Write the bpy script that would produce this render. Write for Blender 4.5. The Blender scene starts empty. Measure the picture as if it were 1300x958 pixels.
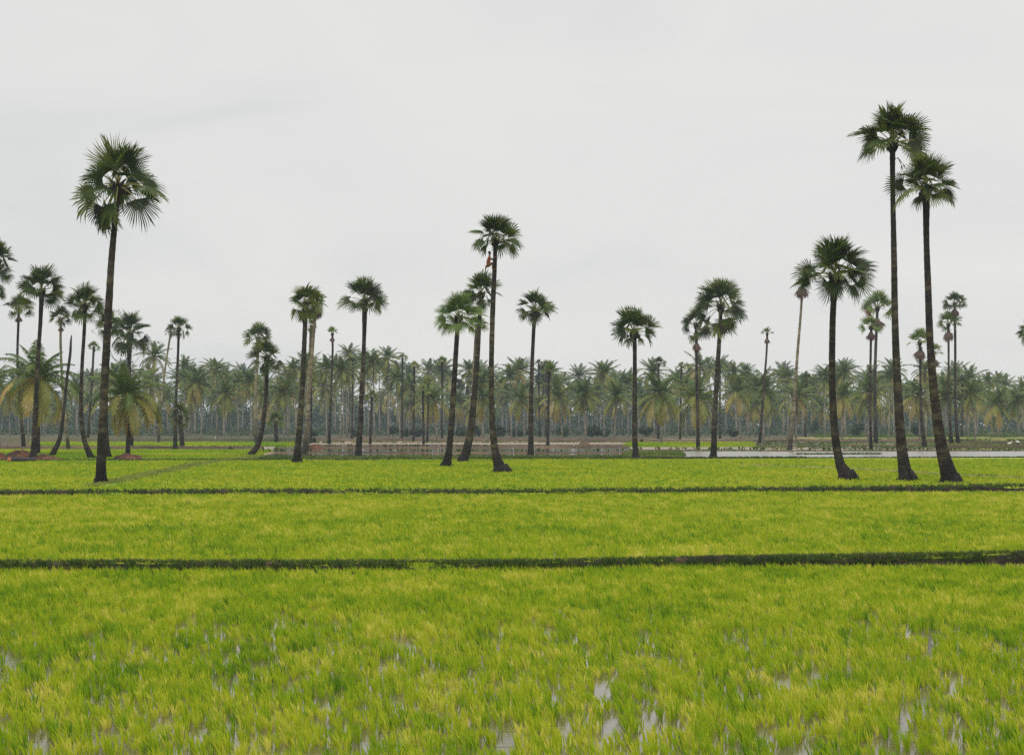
import bpy, math, random
import numpy as np
from mathutils import Vector, Matrix

F, HOR, H0 = 2400.0, 536.0, 3.5        # focal length in photo pixels, horizon row, eye height
rng = np.random.default_rng(7)
random.seed(7)
scene = bpy.context.scene
COL = scene.collection

def at(x, y, z=0.0):
    """ground point seen at photo pixel x,y when it lies at height z"""
    Y = (H0 - z) * F / (y - HOR)
    return Vector(((x - 650.0) * Y / F, Y, z))

# ------------------------------------------------------------------ helpers
def mesh_np(name, V, T, mats, midx=None, attrs=None, smooth=False):
    V = np.asarray(V, dtype=np.float32).reshape(-1, 3)
    T = np.asarray(T, dtype=np.int32).reshape(-1, 3)
    me = bpy.data.meshes.new(name)
    me.vertices.add(len(V)); me.vertices.foreach_set('co', V.ravel())
    me.loops.add(len(T) * 3); me.loops.foreach_set('vertex_index', T.ravel())
    me.polygons.add(len(T))
    me.polygons.foreach_set('loop_start', np.arange(0, len(T) * 3, 3, dtype=np.int32))
    for m in mats: me.materials.append(m)
    if midx is not None:
        me.polygons.foreach_set('material_index', np.asarray(midx, dtype=np.int32))
    if smooth:
        me.polygons.foreach_set('use_smooth', np.ones(len(T), dtype=bool))
    for k, a in (attrs or {}).items():
        at_ = me.attributes.new(k, 'FLOAT', 'POINT')
        at_.data.foreach_set('value', np.asarray(a, dtype=np.float32))
    me.update(calc_edges=True)
    me.validate()
    return me

def link(name, me, parent=None, loc=(0, 0, 0), rot=(0, 0, 0), scale=(1, 1, 1)):
    o = bpy.data.objects.new(name, me)
    COL.objects.link(o)
    o.location = loc; o.rotation_euler = rot; o.scale = scale
    if parent: o.parent = parent
    return o

def tag(o, label=None, cat=None, group=None, kind=None):
    if label: o['label'] = label
    if cat: o['category'] = cat
    if group: o['group'] = group
    if kind: o['kind'] = kind
    return o

def empty(name, loc, rz=0.0):
    o = bpy.data.objects.new(name, None); COL.objects.link(o)
    o.location = loc; o.rotation_euler = (0, 0, rz); o.empty_display_size = 0.3
    return o

class Geo:
    def __init__(s): s.V = []; s.T = []; s.M = []; s.A = []; s.n = 0
    def add(s, V, T, m=0, a=0.0):
        V = np.asarray(V, float).reshape(-1, 3); T = np.asarray(T, int).reshape(-1, 3)
        s.V.append(V); s.T.append(T + s.n); s.n += len(V)
        s.M.append(np.full(len(T), m)); s.A.append(np.broadcast_to(np.asarray(a, float), (len(V),)))
    def mesh(s, name, mats, smooth=False, key='age'):
        return mesh_np(name, np.concatenate(s.V), np.concatenate(s.T), mats, np.concatenate(s.M),
                       {key: np.concatenate(s.A)}, smooth)

_lat = rng.random((6, 256, 256))
def vn(x, y, k=0):
    """smooth value noise 0..1"""
    x = np.asarray(x, float); y = np.asarray(y, float)
    xi = np.floor(x).astype(int); yi = np.floor(y).astype(int)
    fx = x - xi; fy = y - yi
    fx = fx * fx * (3 - 2 * fx); fy = fy * fy * (3 - 2 * fy)
    L = _lat[k]; g = lambda a, b: L[a & 255, b & 255]
    return (g(xi, yi) * (1 - fx) + g(xi + 1, yi) * fx) * (1 - fy) + (g(xi, yi + 1) * (1 - fx) + g(xi + 1, yi + 1) * fx) * fy
def fbm(x, y, k=0):
    return (vn(x, y, k) + 0.5 * vn(x * 2.1 + 7, y * 2.1 + 3, k) + 0.25 * vn(x * 4.3 + 1, y * 4.3 + 9, k)) / 1.75

# ------------------------------------------------------------------ materials
def new_mat(name):
    m = bpy.data.materials.new(name); m.use_nodes = True
    nt = m.node_tree; nt.nodes.clear()
    return m, nt, nt.nodes, nt.links

def ramp(N, stops):
    r = N.new('ShaderNodeValToRGB'); e = r.color_ramp.elements
    e[0].position, e[0].color = stops[0][0], (*stops[0][1], 1)
    e[1].position, e[1].color = stops[-1][0], (*stops[-1][1], 1)
    for p, c in stops[1:-1]:
        q = e.new(p); q.color = (*c, 1)
    return r

def leaf_mat(name, stops, attr='age', rough=0.5, transl=0.3, noise=1.5, rnd=0.12, spec=0.3):
    """leaf: colour along an attribute of the plant, broken by noise and per-object chance"""
    m, nt, N, L = new_mat(name)
    a = N.new('ShaderNodeAttribute'); a.attribute_name = attr
    tc = N.new('ShaderNodeTexCoord'); nz = N.new('ShaderNodeTexNoise'); nz.inputs['Scale'].default_value = noise
    nz.inputs['Detail'].default_value = 3
    L.new(tc.outputs['Object'], nz.inputs['Vector'])
    oi = N.new('ShaderNodeObjectInfo')
    m1 = N.new('ShaderNodeMath'); m1.operation = 'MULTIPLY_ADD'
    L.new(nz.outputs['Fac'], m1.inputs[0]); m1.inputs[1].default_value = 0.5; L.new(a.outputs['Fac'], m1.inputs[2])
    m2 = N.new('ShaderNodeMath'); m2.operation = 'MULTIPLY_ADD'
    L.new(oi.outputs['Random'], m2.inputs[0]); m2.inputs[1].default_value = rnd; L.new(m1.outputs[0], m2.inputs[2])
    m3 = N.new('ShaderNodeMath'); m3.operation = 'SUBTRACT'
    L.new(m2.outputs[0], m3.inputs[0]); m3.inputs[1].default_value = 0.25 + rnd / 2
    r = ramp(N, stops); L.new(m3.outputs[0], r.inputs['Fac'])
    b = N.new('ShaderNodeBsdfPrincipled'); b.inputs['Roughness'].default_value = rough
    b.inputs['Specular IOR Level'].default_value = spec
    L.new(r.outputs['Color'], b.inputs['Base Color'])
    t = N.new('ShaderNodeBsdfTranslucent'); L.new(r.outputs['Color'], t.inputs['Color'])
    mx = N.new('ShaderNodeMixShader'); mx.inputs[0].default_value = transl
    L.new(b.outputs[0], mx.inputs[1]); L.new(t.outputs[0], mx.inputs[2])
    o = N.new('ShaderNodeOutputMaterial'); L.new(mx.outputs[0], o.inputs['Surface'])
    return m

def ground_mat(name, stops, scale=0.3, stretch=(1, 1, 1), rough=0.9, bump=0.3, spec=0.2, detail=6, fine=8.0):
    m, nt, N, L = new_mat(name)
    tc = N.new('ShaderNodeTexCoord'); mp = N.new('ShaderNodeMapping'); mp.inputs['Scale'].default_value = stretch
    L.new(tc.outputs['Object'], mp.inputs['Vector'])
    n1 = N.new('ShaderNodeTexNoise'); n1.inputs['Scale'].default_value = scale; n1.inputs['Detail'].default_value = detail
    n2 = N.new('ShaderNodeTexNoise'); n2.inputs['Scale'].default_value = fine; n2.inputs['Detail'].default_value = 4
    L.new(mp.outputs[0], n1.inputs['Vector']); L.new(tc.outputs['Object'], n2.inputs['Vector'])
    mm = N.new('ShaderNodeMath'); mm.operation = 'MULTIPLY_ADD'; mm.inputs[1].default_value = 0.4
    L.new(n2.outputs['Fac'], mm.inputs[0]); L.new(n1.outputs['Fac'], mm.inputs[2])
    sb = N.new('ShaderNodeMath'); sb.operation = 'SUBTRACT'; sb.inputs[1].default_value = 0.2
    L.new(mm.outputs[0], sb.inputs[0])
    r = ramp(N, stops); L.new(sb.outputs[0], r.inputs['Fac'])
    b = N.new('ShaderNodeBsdfPrincipled'); b.inputs['Roughness'].default_value = rough
    b.inputs['Specular IOR Level'].default_value = spec
    L.new(r.outputs['Color'], b.inputs['Base Color'])
    bp = N.new('ShaderNodeBump'); bp.inputs['Strength'].default_value = bump; bp.inputs['Distance'].default_value = 0.05
    L.new(mm.outputs[0], bp.inputs['Height']); L.new(bp.outputs[0], b.inputs['Normal'])
    o = N.new('ShaderNodeOutputMaterial'); L.new(b.outputs[0], o.inputs['Surface'])
    return m

def water_mat(name, col, rough=0.06, bump=0.02, mud=0.0, mudcol=(0.2, 0.14, 0.1)):
    m, nt, N, L = new_mat(name)
    tc = N.new('ShaderNodeTexCoord')
    n = N.new('ShaderNodeTexNoise'); n.inputs['Scale'].default_value = 5; n.inputs['Detail'].default_value = 4
    L.new(tc.outputs['Object'], n.inputs['Vector'])
    b = N.new('ShaderNodeBsdfPrincipled'); b.inputs['Base Color'].default_value = (*col, 1)
    b.inputs['Roughness'].default_value = rough; b.inputs['IOR'].default_value = 1.33
    bp = N.new('ShaderNodeBump'); bp.inputs['Strength'].default_value = bump; bp.inputs['Distance'].default_value = 0.05
    L.new(n.outputs['Fac'], bp.inputs['Height']); L.new(bp.outputs[0], b.inputs['Normal'])
    o = N.new('ShaderNodeOutputMaterial')
    if mud > 0:
        n2 = N.new('ShaderNodeTexNoise'); n2.inputs['Scale'].default_value = 0.25; n2.inputs['Detail'].default_value = 6
        mp = N.new('ShaderNodeMapping'); mp.inputs['Scale'].default_value = (0.4, 1.0, 1)
        L.new(tc.outputs['Object'], mp.inputs['Vector']); L.new(mp.outputs[0], n2.inputs['Vector'])
        r = ramp(N, [(mud - 0.04, (1, 1, 1)), (mud + 0.04, (0, 0, 0))]); L.new(n2.outputs['Fac'], r.inputs['Fac'])
        d = N.new('ShaderNodeBsdfPrincipled'); d.inputs['Base Color'].default_value = (*mudcol, 1); d.inputs['Roughness'].default_value = 0.6
        mx = N.new('ShaderNodeMixShader'); L.new(r.outputs['Color'], mx.inputs[0])
        L.new(b.outputs[0], mx.inputs[1]); L.new(d.outputs[0], mx.inputs[2]); L.new(mx.outputs[0], o.inputs['Surface'])
    else:
        L.new(b.outputs[0], o.inputs['Surface'])
    return m

def bark_mat(name, low, mid, light, top, zs=9.0):
    """palm bark: charred foot, lichen blotches and ring scars, fibrous dark top"""
    m, nt, N, L = new_mat(name)
    a = N.new('ShaderNodeAttribute'); a.attribute_name = 'age'
    tc = N.new('ShaderNodeTexCoord'); mp = N.new('ShaderNodeMapping'); mp.inputs['Scale'].default_value = (1.2, 1.2, zs)
    L.new(tc.outputs['Object'], mp.inputs['Vector'])
    n1 = N.new('ShaderNodeTexNoise'); n1.inputs['Scale'].default_value = 1.0; n1.inputs['Detail'].default_value = 5
    L.new(mp.outputs[0], n1.inputs['Vector'])
    n2 = N.new('ShaderNodeTexNoise'); n2.inputs['Scale'].default_value = 1.1; n2.inputs['Detail'].default_value = 6
    L.new(tc.outputs['Object'], n2.inputs['Vector'])
    add = N.new('ShaderNodeMath'); add.operation = 'ADD'; L.new(n1.outputs['Fac'], add.inputs[0]); L.new(n2.outputs['Fac'], add.inputs[1])
    hf = N.new('ShaderNodeMath'); hf.operation = 'MULTIPLY'; hf.inputs[1].default_value = 0.5; L.new(add.outputs[0], hf.inputs[0])
    r = ramp(N, [(0.36, low), (0.5, mid), (0.62, light)]); L.new(hf.outputs[0], r.inputs['Fac'])
    ww = N.new('ShaderNodeMath'); ww.operation = 'MULTIPLY_ADD'; ww.inputs[1].default_value = 0.3
    L.new(n2.outputs['Fac'], ww.inputs[0]); L.new(a.outputs['Fac'], ww.inputs[2])
    f = ramp(N, [(0.25, (0, 0, 0)), (0.55, (1, 1, 1)), (0.85, (1, 1, 1)), (1.0, (0.45, 0.45, 0.45))])
    L.new(ww.outputs[0], f.inputs['Fac'])
    mx = N.new('ShaderNodeMix'); mx.data_type = 'RGBA'
    L.new(f.outputs['Color'], mx.inputs['Factor']); mx.inputs['A'].default_value = (*low, 1); L.new(r.outputs['Color'], mx.inputs['B'])
    tp = ramp(N, [(0.84, (0, 0, 0)), (0.95, (1, 1, 1))]); L.new(a.outputs['Fac'], tp.inputs['Fac'])
    my = N.new('ShaderNodeMix'); my.data_type = 'RGBA'
    L.new(tp.outputs['Color'], my.inputs['Factor']); L.new(mx.outputs['Result'], my.inputs['A']); my.inputs['B'].default_value = (*top, 1)
    b = N.new('ShaderNodeBsdfPrincipled'); b.inputs['Roughness'].default_value = 0.85; b.inputs['Specular IOR Level'].default_value = 0.2
    L.new(my.outputs['Result'], b.inputs['Base Color'])
    bp = N.new('ShaderNodeBump'); bp.inputs['Strength'].default_value = 0.7; bp.inputs['Distance'].default_value = 0.06
    L.new(n1.outputs['Fac'], bp.inputs['Height']); L.new(bp.outputs[0], b.inputs['Normal'])
    o = N.new('ShaderNodeOutputMaterial'); L.new(b.outputs[0], o.inputs['Surface'])
    return m

def flat_mat(name, c, rough=0.7, spec=0.3, noise=6.0, var=0.25):
    c2 = tuple(v * (1 - var) for v in c)
    return ground_mat(name, [(0.3, c2), (0.7, c)], scale=noise, rough=rough, bump=0.1, spec=spec)

M = {}
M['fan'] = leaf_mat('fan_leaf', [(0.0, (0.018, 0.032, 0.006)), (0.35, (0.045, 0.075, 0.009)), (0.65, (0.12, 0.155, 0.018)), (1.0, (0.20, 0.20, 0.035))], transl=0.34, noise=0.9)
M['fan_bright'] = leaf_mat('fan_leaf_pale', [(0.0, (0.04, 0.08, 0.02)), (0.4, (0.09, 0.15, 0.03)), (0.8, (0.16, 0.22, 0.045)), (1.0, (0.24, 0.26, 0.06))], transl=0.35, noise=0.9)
M['petiole'] = leaf_mat('leaf_stalk', [(0.0, (0.10, 0.11, 0.03)), (1.0, (0.34, 0.30, 0.10))], transl=0.0, noise=2)
M['dead'] = leaf_mat('dry_leaf', [(0.0, (0.06, 0.038, 0.032)), (0.5, (0.13, 0.078, 0.062)), (1.0, (0.24, 0.14, 0.09))], transl=0.12, noise=2)
M['rust'] = leaf_mat('rusty_dry_leaf', [(0.0, (0.16, 0.05, 0.02)), (1.0, (0.36, 0.13, 0.04))], transl=0.15, noise=2)
M['coco'] = leaf_mat('coconut_frond', [(0.0, (0.030, 0.060, 0.014)), (0.3, (0.065, 0.115, 0.014)), (0.6, (0.17, 0.19, 0.028)), (0.85, (0.33, 0.29, 0.055)), (1.0, (0.34, 0.26, 0.08))], transl=0.28, noise=0.35, rnd=0.22)
M['coco_near'] = leaf_mat('coconut_frond_lush', [(0.0, (0.030, 0.075, 0.016)), (0.3, (0.085, 0.14, 0.024)), (0.6, (0.24, 0.24, 0.045)), (0.85, (0.40, 0.31, 0.07)), (1.0, (0.40, 0.25, 0.07))], transl=0.28, noise=0.35, rnd=0.05)
M['bark_dark'] = bark_mat('palm_bark_dark', (0.011, 0.009, 0.008), (0.028, 0.022, 0.017), (0.085, 0.072, 0.042), (0.016, 0.012, 0.011), zs=4.0)
M['bark_mid'] = bark_mat('palm_bark_lichen', (0.011, 0.009, 0.008), (0.036, 0.030, 0.022), (0.10, 0.086, 0.054), (0.022, 0.016, 0.014), zs=4.0)
M['bark_pale'] = bark_mat('palm_bark_pale', (0.05, 0.042, 0.034), (0.19, 0.16, 0.095), (0.32, 0.28, 0.18), (0.12, 0.09, 0.06))
M['bark_coco'] = bark_mat('coconut_bark', (0.10, 0.085, 0.07), (0.22, 0.19, 0.15), (0.34, 0.31, 0.26), (0.14, 0.10, 0.06), zs=5)
M['bark_char'] = bark_mat('charred_bark', (0.018, 0.014, 0.014), (0.035, 0.028, 0.026), (0.07, 0.055, 0.045), (0.02, 0.015, 0.015))
M['fruit'] = flat_mat('palm_fruit', (0.035, 0.022, 0.02), rough=0.4)
M['coconut'] = flat_mat('green_coconut', (0.22, 0.20, 0.06), rough=0.4)
M['rice'] = leaf_mat('rice_blades', [(0.0, (0.095, 0.22, 0.012)), (0.35, (0.262, 0.40, 0.013)), (0.65, (0.43, 0.495, 0.020)), (1.0, (0.70, 0.64, 0.12))], attr='tint', transl=0.4, noise=0.12, rnd=0.0, rough=0.6, spec=.12)
M['rice_far'] = leaf_mat('rice_far_blades', [(0.0, (0.11, 0.24, 0.010)), (0.35, (0.235, 0.34, 0.012)), (0.65, (0.375, 0.415, 0.018)), (1.0, (0.50, 0.46, 0.05))], attr='tint', transl=0.3, noise=0.12, rnd=0.0, rough=0.6, spec=.12)
M['weed'] = leaf_mat('bund_grass', [(0.0, (0.025, 0.055, 0.010)), (0.5, (0.07, 0.12, 0.016)), (1.0, (0.24, 0.26, 0.05))], attr='tint', transl=0.3, noise=0.5, rnd=0.0)
M['scrub'] = leaf_mat('scrub_leaf', [(0.0, (0.020, 0.045, 0.020)), (0.5, (0.045, 0.085, 0.035)), (1.0, (0.12, 0.17, 0.05))], transl=0.25, noise=0.2, rnd=0.1)
M['earth'] = ground_mat('open_earth', [(0.3, (0.10, 0.075, 0.045)), (0.45, (0.15, 0.15, 0.05)), (0.6, (0.23, 0.16, 0.11)), (0.75, (0.13, 0.085, 0.055))], scale=0.05, stretch=(0.35, 1, 1))
M['mudbund'] = ground_mat('wet_dark_soil', [(0.3, (0.008, 0.008, 0.004)), (0.52, (0.022, 0.019, 0.010)), (0.72, (0.085, 0.052, 0.03))], scale=1.2, rough=0.85, bump=1.0, fine=14)
M['brown'] = ground_mat('brown_bank', [(0.3, (0.04, 0.026, 0.016)), (0.5, (0.085, 0.055, 0.034)), (0.75, (0.17, 0.11, 0.07))], scale=0.25, bump=0.8, stretch=(0.3, 1, 1))
M['redearth'] = ground_mat('red_earth', [(0.38, (0.02, 0.013, 0.010)), (0.54, (0.085, 0.038, 0.023)), (0.75, (0.19, 0.08, 0.042))], scale=0.9, bump=1.0)
M['sand'] = ground_mat('pale_sandy_mud', [(0.3, (0.13, 0.09, 0.06)), (0.5, (0.26, 0.195, 0.14)), (0.75, (0.36, 0.29, 0.21))], scale=0.12, stretch=(0.25, 1, 1))
M['mudflat'] = ground_mat('pink_mud', [(0.3, (0.11, 0.085, 0.055)), (0.5, (0.20, 0.15, 0.11)), (0.72, (0.30, 0.24, 0.18))], scale=0.15, stretch=(0.2, 1, 1), rough=0.5, spec=0.5)
M['turf'] = ground_mat('short_green_turf', [(0.3, (0.11, 0.22, 0.012)), (0.5, (0.17, 0.28, 0.014)), (0.72, (0.27, 0.31, 0.03))], scale=0.12, stretch=(0.3, 1, 1), bump=0.6)
M['turf_dull'] = ground_mat('dry_grass_turf', [(0.3, (0.10, 0.12, 0.03)), (0.5, (0.20, 0.20, 0.055)), (0.72, (0.28, 0.21, 0.10))], scale=0.12, stretch=(0.25, 1, 1), bump=0.6)
M['ricebed'] = ground_mat('young_rice_bed', [(0.3, (0.12, 0.22, 0.010)), (0.5, (0.20, 0.27, 0.014)), (0.72, (0.30, 0.32, 0.022))], scale=0.12, stretch=(0.25, 1, 1), bump=0.8, fine=3.0)
M['paddywater'] = water_mat('paddy_water', (0.10, 0.085, 0.05), rough=0.08, bump=0.08)
M['pond'] = water_mat('pond_water', (0.10, 0.082, 0.048), rough=0.05, bump=0.02)
M['pondlight'] = water_mat('rippled_pond_water', (0.20, 0.19, 0.165), rough=0.24, bump=0.25)
M['grovefloor'] = ground_mat('grove_floor', [(0.3, (0.03, 0.038, 0.016)), (0.5, (0.065, 0.065, 0.030)), (0.75, (0.13, 0.10, 0.06))], scale=0.06, stretch=(0.3, 1, 1))
M['pondmud'] = water_mat('shallow_pond', (0.20, 0.14, 0.08), rough=0.12, bump=0.05, mud=0.36, mudcol=(0.20, 0.17, 0.09))
M['white'] = flat_mat('white_feathers', (0.8, 0.8, 0.76), rough=0.8)
M['beak'] = flat_mat('yellow_beak', (0.6, 0.35, 0.05), rough=0.4)
M['birdleg'] = flat_mat('dark_bird_leg', (0.03, 0.03, 0.03), rough=0.5)
M['skin'] = flat_mat('sunburnt_skin', (0.26, 0.10, 0.06), rough=0.5)
M['hair'] = flat_mat('black_hair', (0.03, 0.012, 0.01), rough=0.5)
M['shirt'] = flat_mat('faded_red_cloth', (0.46, 0.12, 0.07), rough=0.9)
M['cloth'] = flat_mat('brown_grey_cloth', (0.20, 0.10, 0.075), rough=0.9)
M['cutwood'] = flat_mat('cut_wood', (0.42, 0.15, 0.06), rough=0.8)
M['hollow'] = flat_mat('dark_wet_timber', (0.03, 0.025, 0.035), rough=0.6)
M['twig'] = flat_mat('grey_twig', (0.14, 0.12, 0.10), rough=0.9)

# ------------------------------------------------------------------ plant parts
def rot_frame(d, roll=0.0):
    d = d / np.linalg.norm(d)
    up = np.array([0, 0, 1.0])
    if abs(d[2]) > 0.98: up = np.array([math.cos(roll * 7), math.sin(roll * 7), 0])
    y = np.cross(up, d); y /= np.linalg.norm(y)
    n = np.cross(d, y)
    c, s = math.cos(roll), math.sin(roll)
    return np.stack([d, y * c + n * s, n * c - y * s])       # rows: X, Y, Z axes

def fan_leaf(R, nseg, span, fold, droop, r):
    """pleated fan with free pointed tips; local X is the way the leaf stalk points"""
    V = [(0, 0, 0)]; T = []
    da = span / nseg
    rj = 0.38
    for i in range(nseg):
        a = -span / 2 + (i + 0.5) * da
        Ra = R * (0.80 + 0.20 * math.cos(a)) * r.uniform(0.86, 1.08)
        wob = r.uniform(-0.12, 0.12) * da
        for rr, aa, pz in ((rj * Ra, a - da / 2, 0), (rj * Ra * 1.02, a, 0.035 * R), (rj * Ra, a + da / 2, 0),
                           (0.76 * Ra, a - da * 0.24 + wob, -0.02 * R), (0.76 * Ra, a + da * 0.24 + wob, -0.02 * R), (Ra, a + wob * 2, -0.05 * R)):
            x, y = rr * math.cos(aa), rr * math.sin(aa)
            z = pz + fold * abs(y) - droop * (rr / R) ** 2 * R - (0.10 * R * max(0, rr / R - 0.6) * r.uniform(0, 4))
            V.append((x, y, z))
        b = 1 + i * 6
        T += [(0, b, b + 1), (0, b + 1, b + 2), (b, b + 3, b + 1), (b + 1, b + 3, b + 4), (b + 1, b + 4, b + 2), (b + 3, b + 5, b + 4)]
    return np.array(V), T

def tube(g, P, R, sides=5, m=0, a=0.0, cap=False):
    P = np.asarray(P, float); n = len(P)
    t = np.gradient(P, axis=0); t /= np.maximum(np.linalg.norm(t, axis=1, keepdims=True), 1e-9)
    V = []
    u = np.cross(t[0], [0.0, 1.0, 0.12]);
    if np.linalg.norm(u) < 1e-3: u = np.cross(t[0], [1.0, 0, 0])
    for i in range(n):
        u = u - t[i] * np.dot(u, t[i]); u /= np.linalg.norm(u)
        w = np.cross(t[i], u)
        for k in range(sides):
            ph = 2 * math.pi * k / sides
            rr = R[i] if np.isscalar(R[i]) else R[i][k]
            V.append(P[i] + (u * math.cos(ph) + w * math.sin(ph)) * rr)
    T = []
    for i in range(n - 1):
        for k in range(sides):
            p, q = i * sides + k, i * sides + (k + 1) % sides
            T += [(p, q, q + sides), (p, q + sides, p + sides)]
    aa = np.repeat(np.asarray(a, float), sides) if not np.isscalar(a) else a
    if cap:
        V.append(P[0]); V.append(P[-1]); c0, c1 = n * sides, n * sides + 1
        for k in range(sides):
            T.append((c0, (k + 1) % sides, k)); T.append((c1, (n - 1) * sides + k, (n - 1) * sides + (k + 1) % sides))
        if not np.isscalar(a): aa = np.concatenate([aa, [a[0], a[-1]]])
    g.add(V, T, m, aa)

def fan_crown(Rc, seed, n=34, low=-35, nseg=22, top=88, power=0.9, spread=1.0, mats=('fan', 'petiole'), bright=0.0, gap=0):
    """crown of fan leaves on stalks, in metres, centred on the growing point"""
    r = random.Random(seed); g = Geo()
    for i in range(n):
        t = (i + 0.5) / n
        elev = math.radians(top - (top - low) * t ** (power * 1.1) + r.uniform(-13, 13))
        az = i * 2.39996 + r.uniform(-0.75, 0.75)
        if gap and t > 0.45 and r.random() < gap: continue
        young = t < 0.18
        lp = Rc * (0.42 + 0.20 * t + r.uniform(-0.13, 0.10)) * (1.06 if young else 1) * spread
        R = Rc * (0.54 + r.uniform(-0.09, 0.09)) * (1.15 if young else 1.0)
        e0 = elev + math.radians(r.uniform(8, 18)); e1 = elev - math.radians(2 + 20 * t)
        P = [np.zeros(3)]
        for k in range(4):
            e = e0 + (elev - math.radians(6) - e0) * (k / 3)
            P.append(P[-1] + lp / 4 * np.array([math.cos(e) * math.cos(az), math.cos(e) * math.sin(az), math.sin(e)]))
        wd = max(0.022, 0.016 * Rc)
        tube(g, P, [wd * 1.5, wd, wd * .9, wd * .8, wd * .6], 3, 1, min(1, 0.3 + 0.6 * t + r.uniform(-.2, .2)))
        d = np.array([math.cos(e1) * math.cos(az), math.cos(e1) * math.sin(az), math.sin(e1)])
        fr = rot_frame(d, r.uniform(-1.1, 1.1))
        V, T = fan_leaf(R, nseg, math.radians(125 if young else r.uniform(160, 230)), r.uniform(0.0, 0.7), 0.02 + 0.16 * t + r.uniform(0, 0.10), r)
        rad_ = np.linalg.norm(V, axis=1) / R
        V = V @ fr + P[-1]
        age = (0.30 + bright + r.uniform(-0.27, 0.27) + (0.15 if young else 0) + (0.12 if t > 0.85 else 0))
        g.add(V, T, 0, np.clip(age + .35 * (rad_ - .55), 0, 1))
    return g

def dead_skirt(Rs, Hs, seed, n=16, nseg=9):
    """dry leaves folded down against the trunk"""
    r = random.Random(seed); g = Geo()
    for i in range(n):
        az = i * 2.39996 + r.uniform(-0.4, 0.4)
        e = math.radians(-62 + r.uniform(-14, 14))
        d0 = np.array([math.cos(az), math.sin(az), 0.0])
        P0 = np.array([0, 0, r.uniform(-0.15, 0.1) * Hs]); P1 = P0 + d0 * Rs * 0.35 + np.array([0, 0, -0.1 * Hs])
        tube(g, [P0, (P0 + P1) / 2 + [0, 0, 0.03], P1], [0.05, 0.04, 0.03], 3, 0, 0.4)
        d = np.array([math.cos(e) * math.cos(az), math.cos(e) * math.sin(az), math.sin(e)])
        fr = rot_frame(d, r.uniform(-0.5, 0.5))
        V, T = fan_leaf(Hs * r.uniform(0.7, 0.95), nseg, math.radians(r.uniform(70, 120)), -0.5, 0.15, r)
        g.add(V @ fr + P1, T, 0, r.uniform(0.2, 0.8))
    return g

def ico(r0, c, g, m=0, a=0.3, sub=1, sq=(1, 1, 1)):
    import bmesh
    bm = bmesh.new(); bmesh.ops.create_icosphere(bm, subdivisions=sub, radius=r0)
    V = [(v.co.x * sq[0] + c[0], v.co.y * sq[1] + c[1], v.co.z * sq[2] + c[2]) for v in bm.verts]
    T = [[v.index for v in f.verts] for f in bm.faces]; bm.free()
    g.add(V, T, m, a)

def smooth_path(pts, n):
    """Catmull-Rom through rows of numbers"""
    P = np.asarray(pts, float); P = np.vstack([2 * P[0] - P[1], P, 2 * P[-1] - P[-2]])
    out = []
    for s in np.linspace(0, len(P) - 3 - 1e-6, n):
        i = int(s); t = s - i
        p0, p1, p2, p3 = P[i:i + 4]
        out.append(0.5 * ((2 * p1) + (p2 - p0) * t + (2 * p0 - 5 * p1 + 4 * p2 - p3) * t * t + (3 * p1 - p0 - 3 * p2 + p3) * t ** 3))
    return np.array(out)

def frond(g, L, e0, az, r, bend=1.6, nl=24, age=0.3, wl=0.07, m=0, ll=0.17, hang=0.7):
    """feather leaf: arching rib with narrow leaflets on both sides"""
    n = 12
    P = [np.zeros(3)]; D = []
    twist = r.uniform(-0.35, 0.35)
    for k in range(n):
        t = k / (n - 1)
        e = e0 - bend * t ** 1.3
        a = az + twist * t
        d = np.array([math.cos(e) * math.cos(a), math.cos(e) * math.sin(a), math.sin(e)]); D.append(d)
        P.append(P[-1] + d * L / n)
    P = np.array(P); D.append(D[-1]); D = np.array(D)
    tube(g, P[::2], np.linspace(0.09, 0.02, len(P[::2])), 3, m, min(1, age + 0.38))
    V = []; T = []; A = []
    for s in (-1, 1):
        for j in range(nl):
            t = 0.13 + 0.87 * (j + r.uniform(0, 0.6)) / nl
            k = min(t * n, n - 1e-3); i = int(k); f = k - i
            p = P[i] * (1 - f) + P[i + 1] * f; d = D[i]
            side = np.cross(d, [0, 0, 1.0]); nn = np.linalg.norm(side)
            side = side / nn if nn > 0.05 else np.array([math.sin(az), -math.cos(az), 0])
            l = ll * L * (0.45 + 0.9 * math.sin(math.pi * min(1, t * 0.85 + 0.12))) * r.uniform(0.8, 1.1) * (1.0 if t < 0.85 else 0.75)
            h = hang * r.uniform(0.5, 1.3)
            dr = side * s * 0.9 + d * 0.55 + np.array([0, 0, -0.35 * h]); dr /= np.linalg.norm(dr)
            q1 = p + dr * l * 0.5
            dr2 = dr + np.array([0, 0, -0.9 * h]); dr2 /= np.linalg.norm(dr2)
            q2 = q1 + dr2 * l * 0.5
            b = len(V)
            V += [p - d * wl * .5, p + d * wl * .5, q1 - d * wl * .6, q1 + d * wl * .6, q2]
            T += [(b, b + 1, b + 3), (b, b + 3, b + 2), (b + 2, b + 3, b + 4)]
            A += [min(1, age + 0.25 * t * (age > 0.35) + r.uniform(-0.05, 0.05))] * 5
    g.add(V, T, m, np.array(A))

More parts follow.
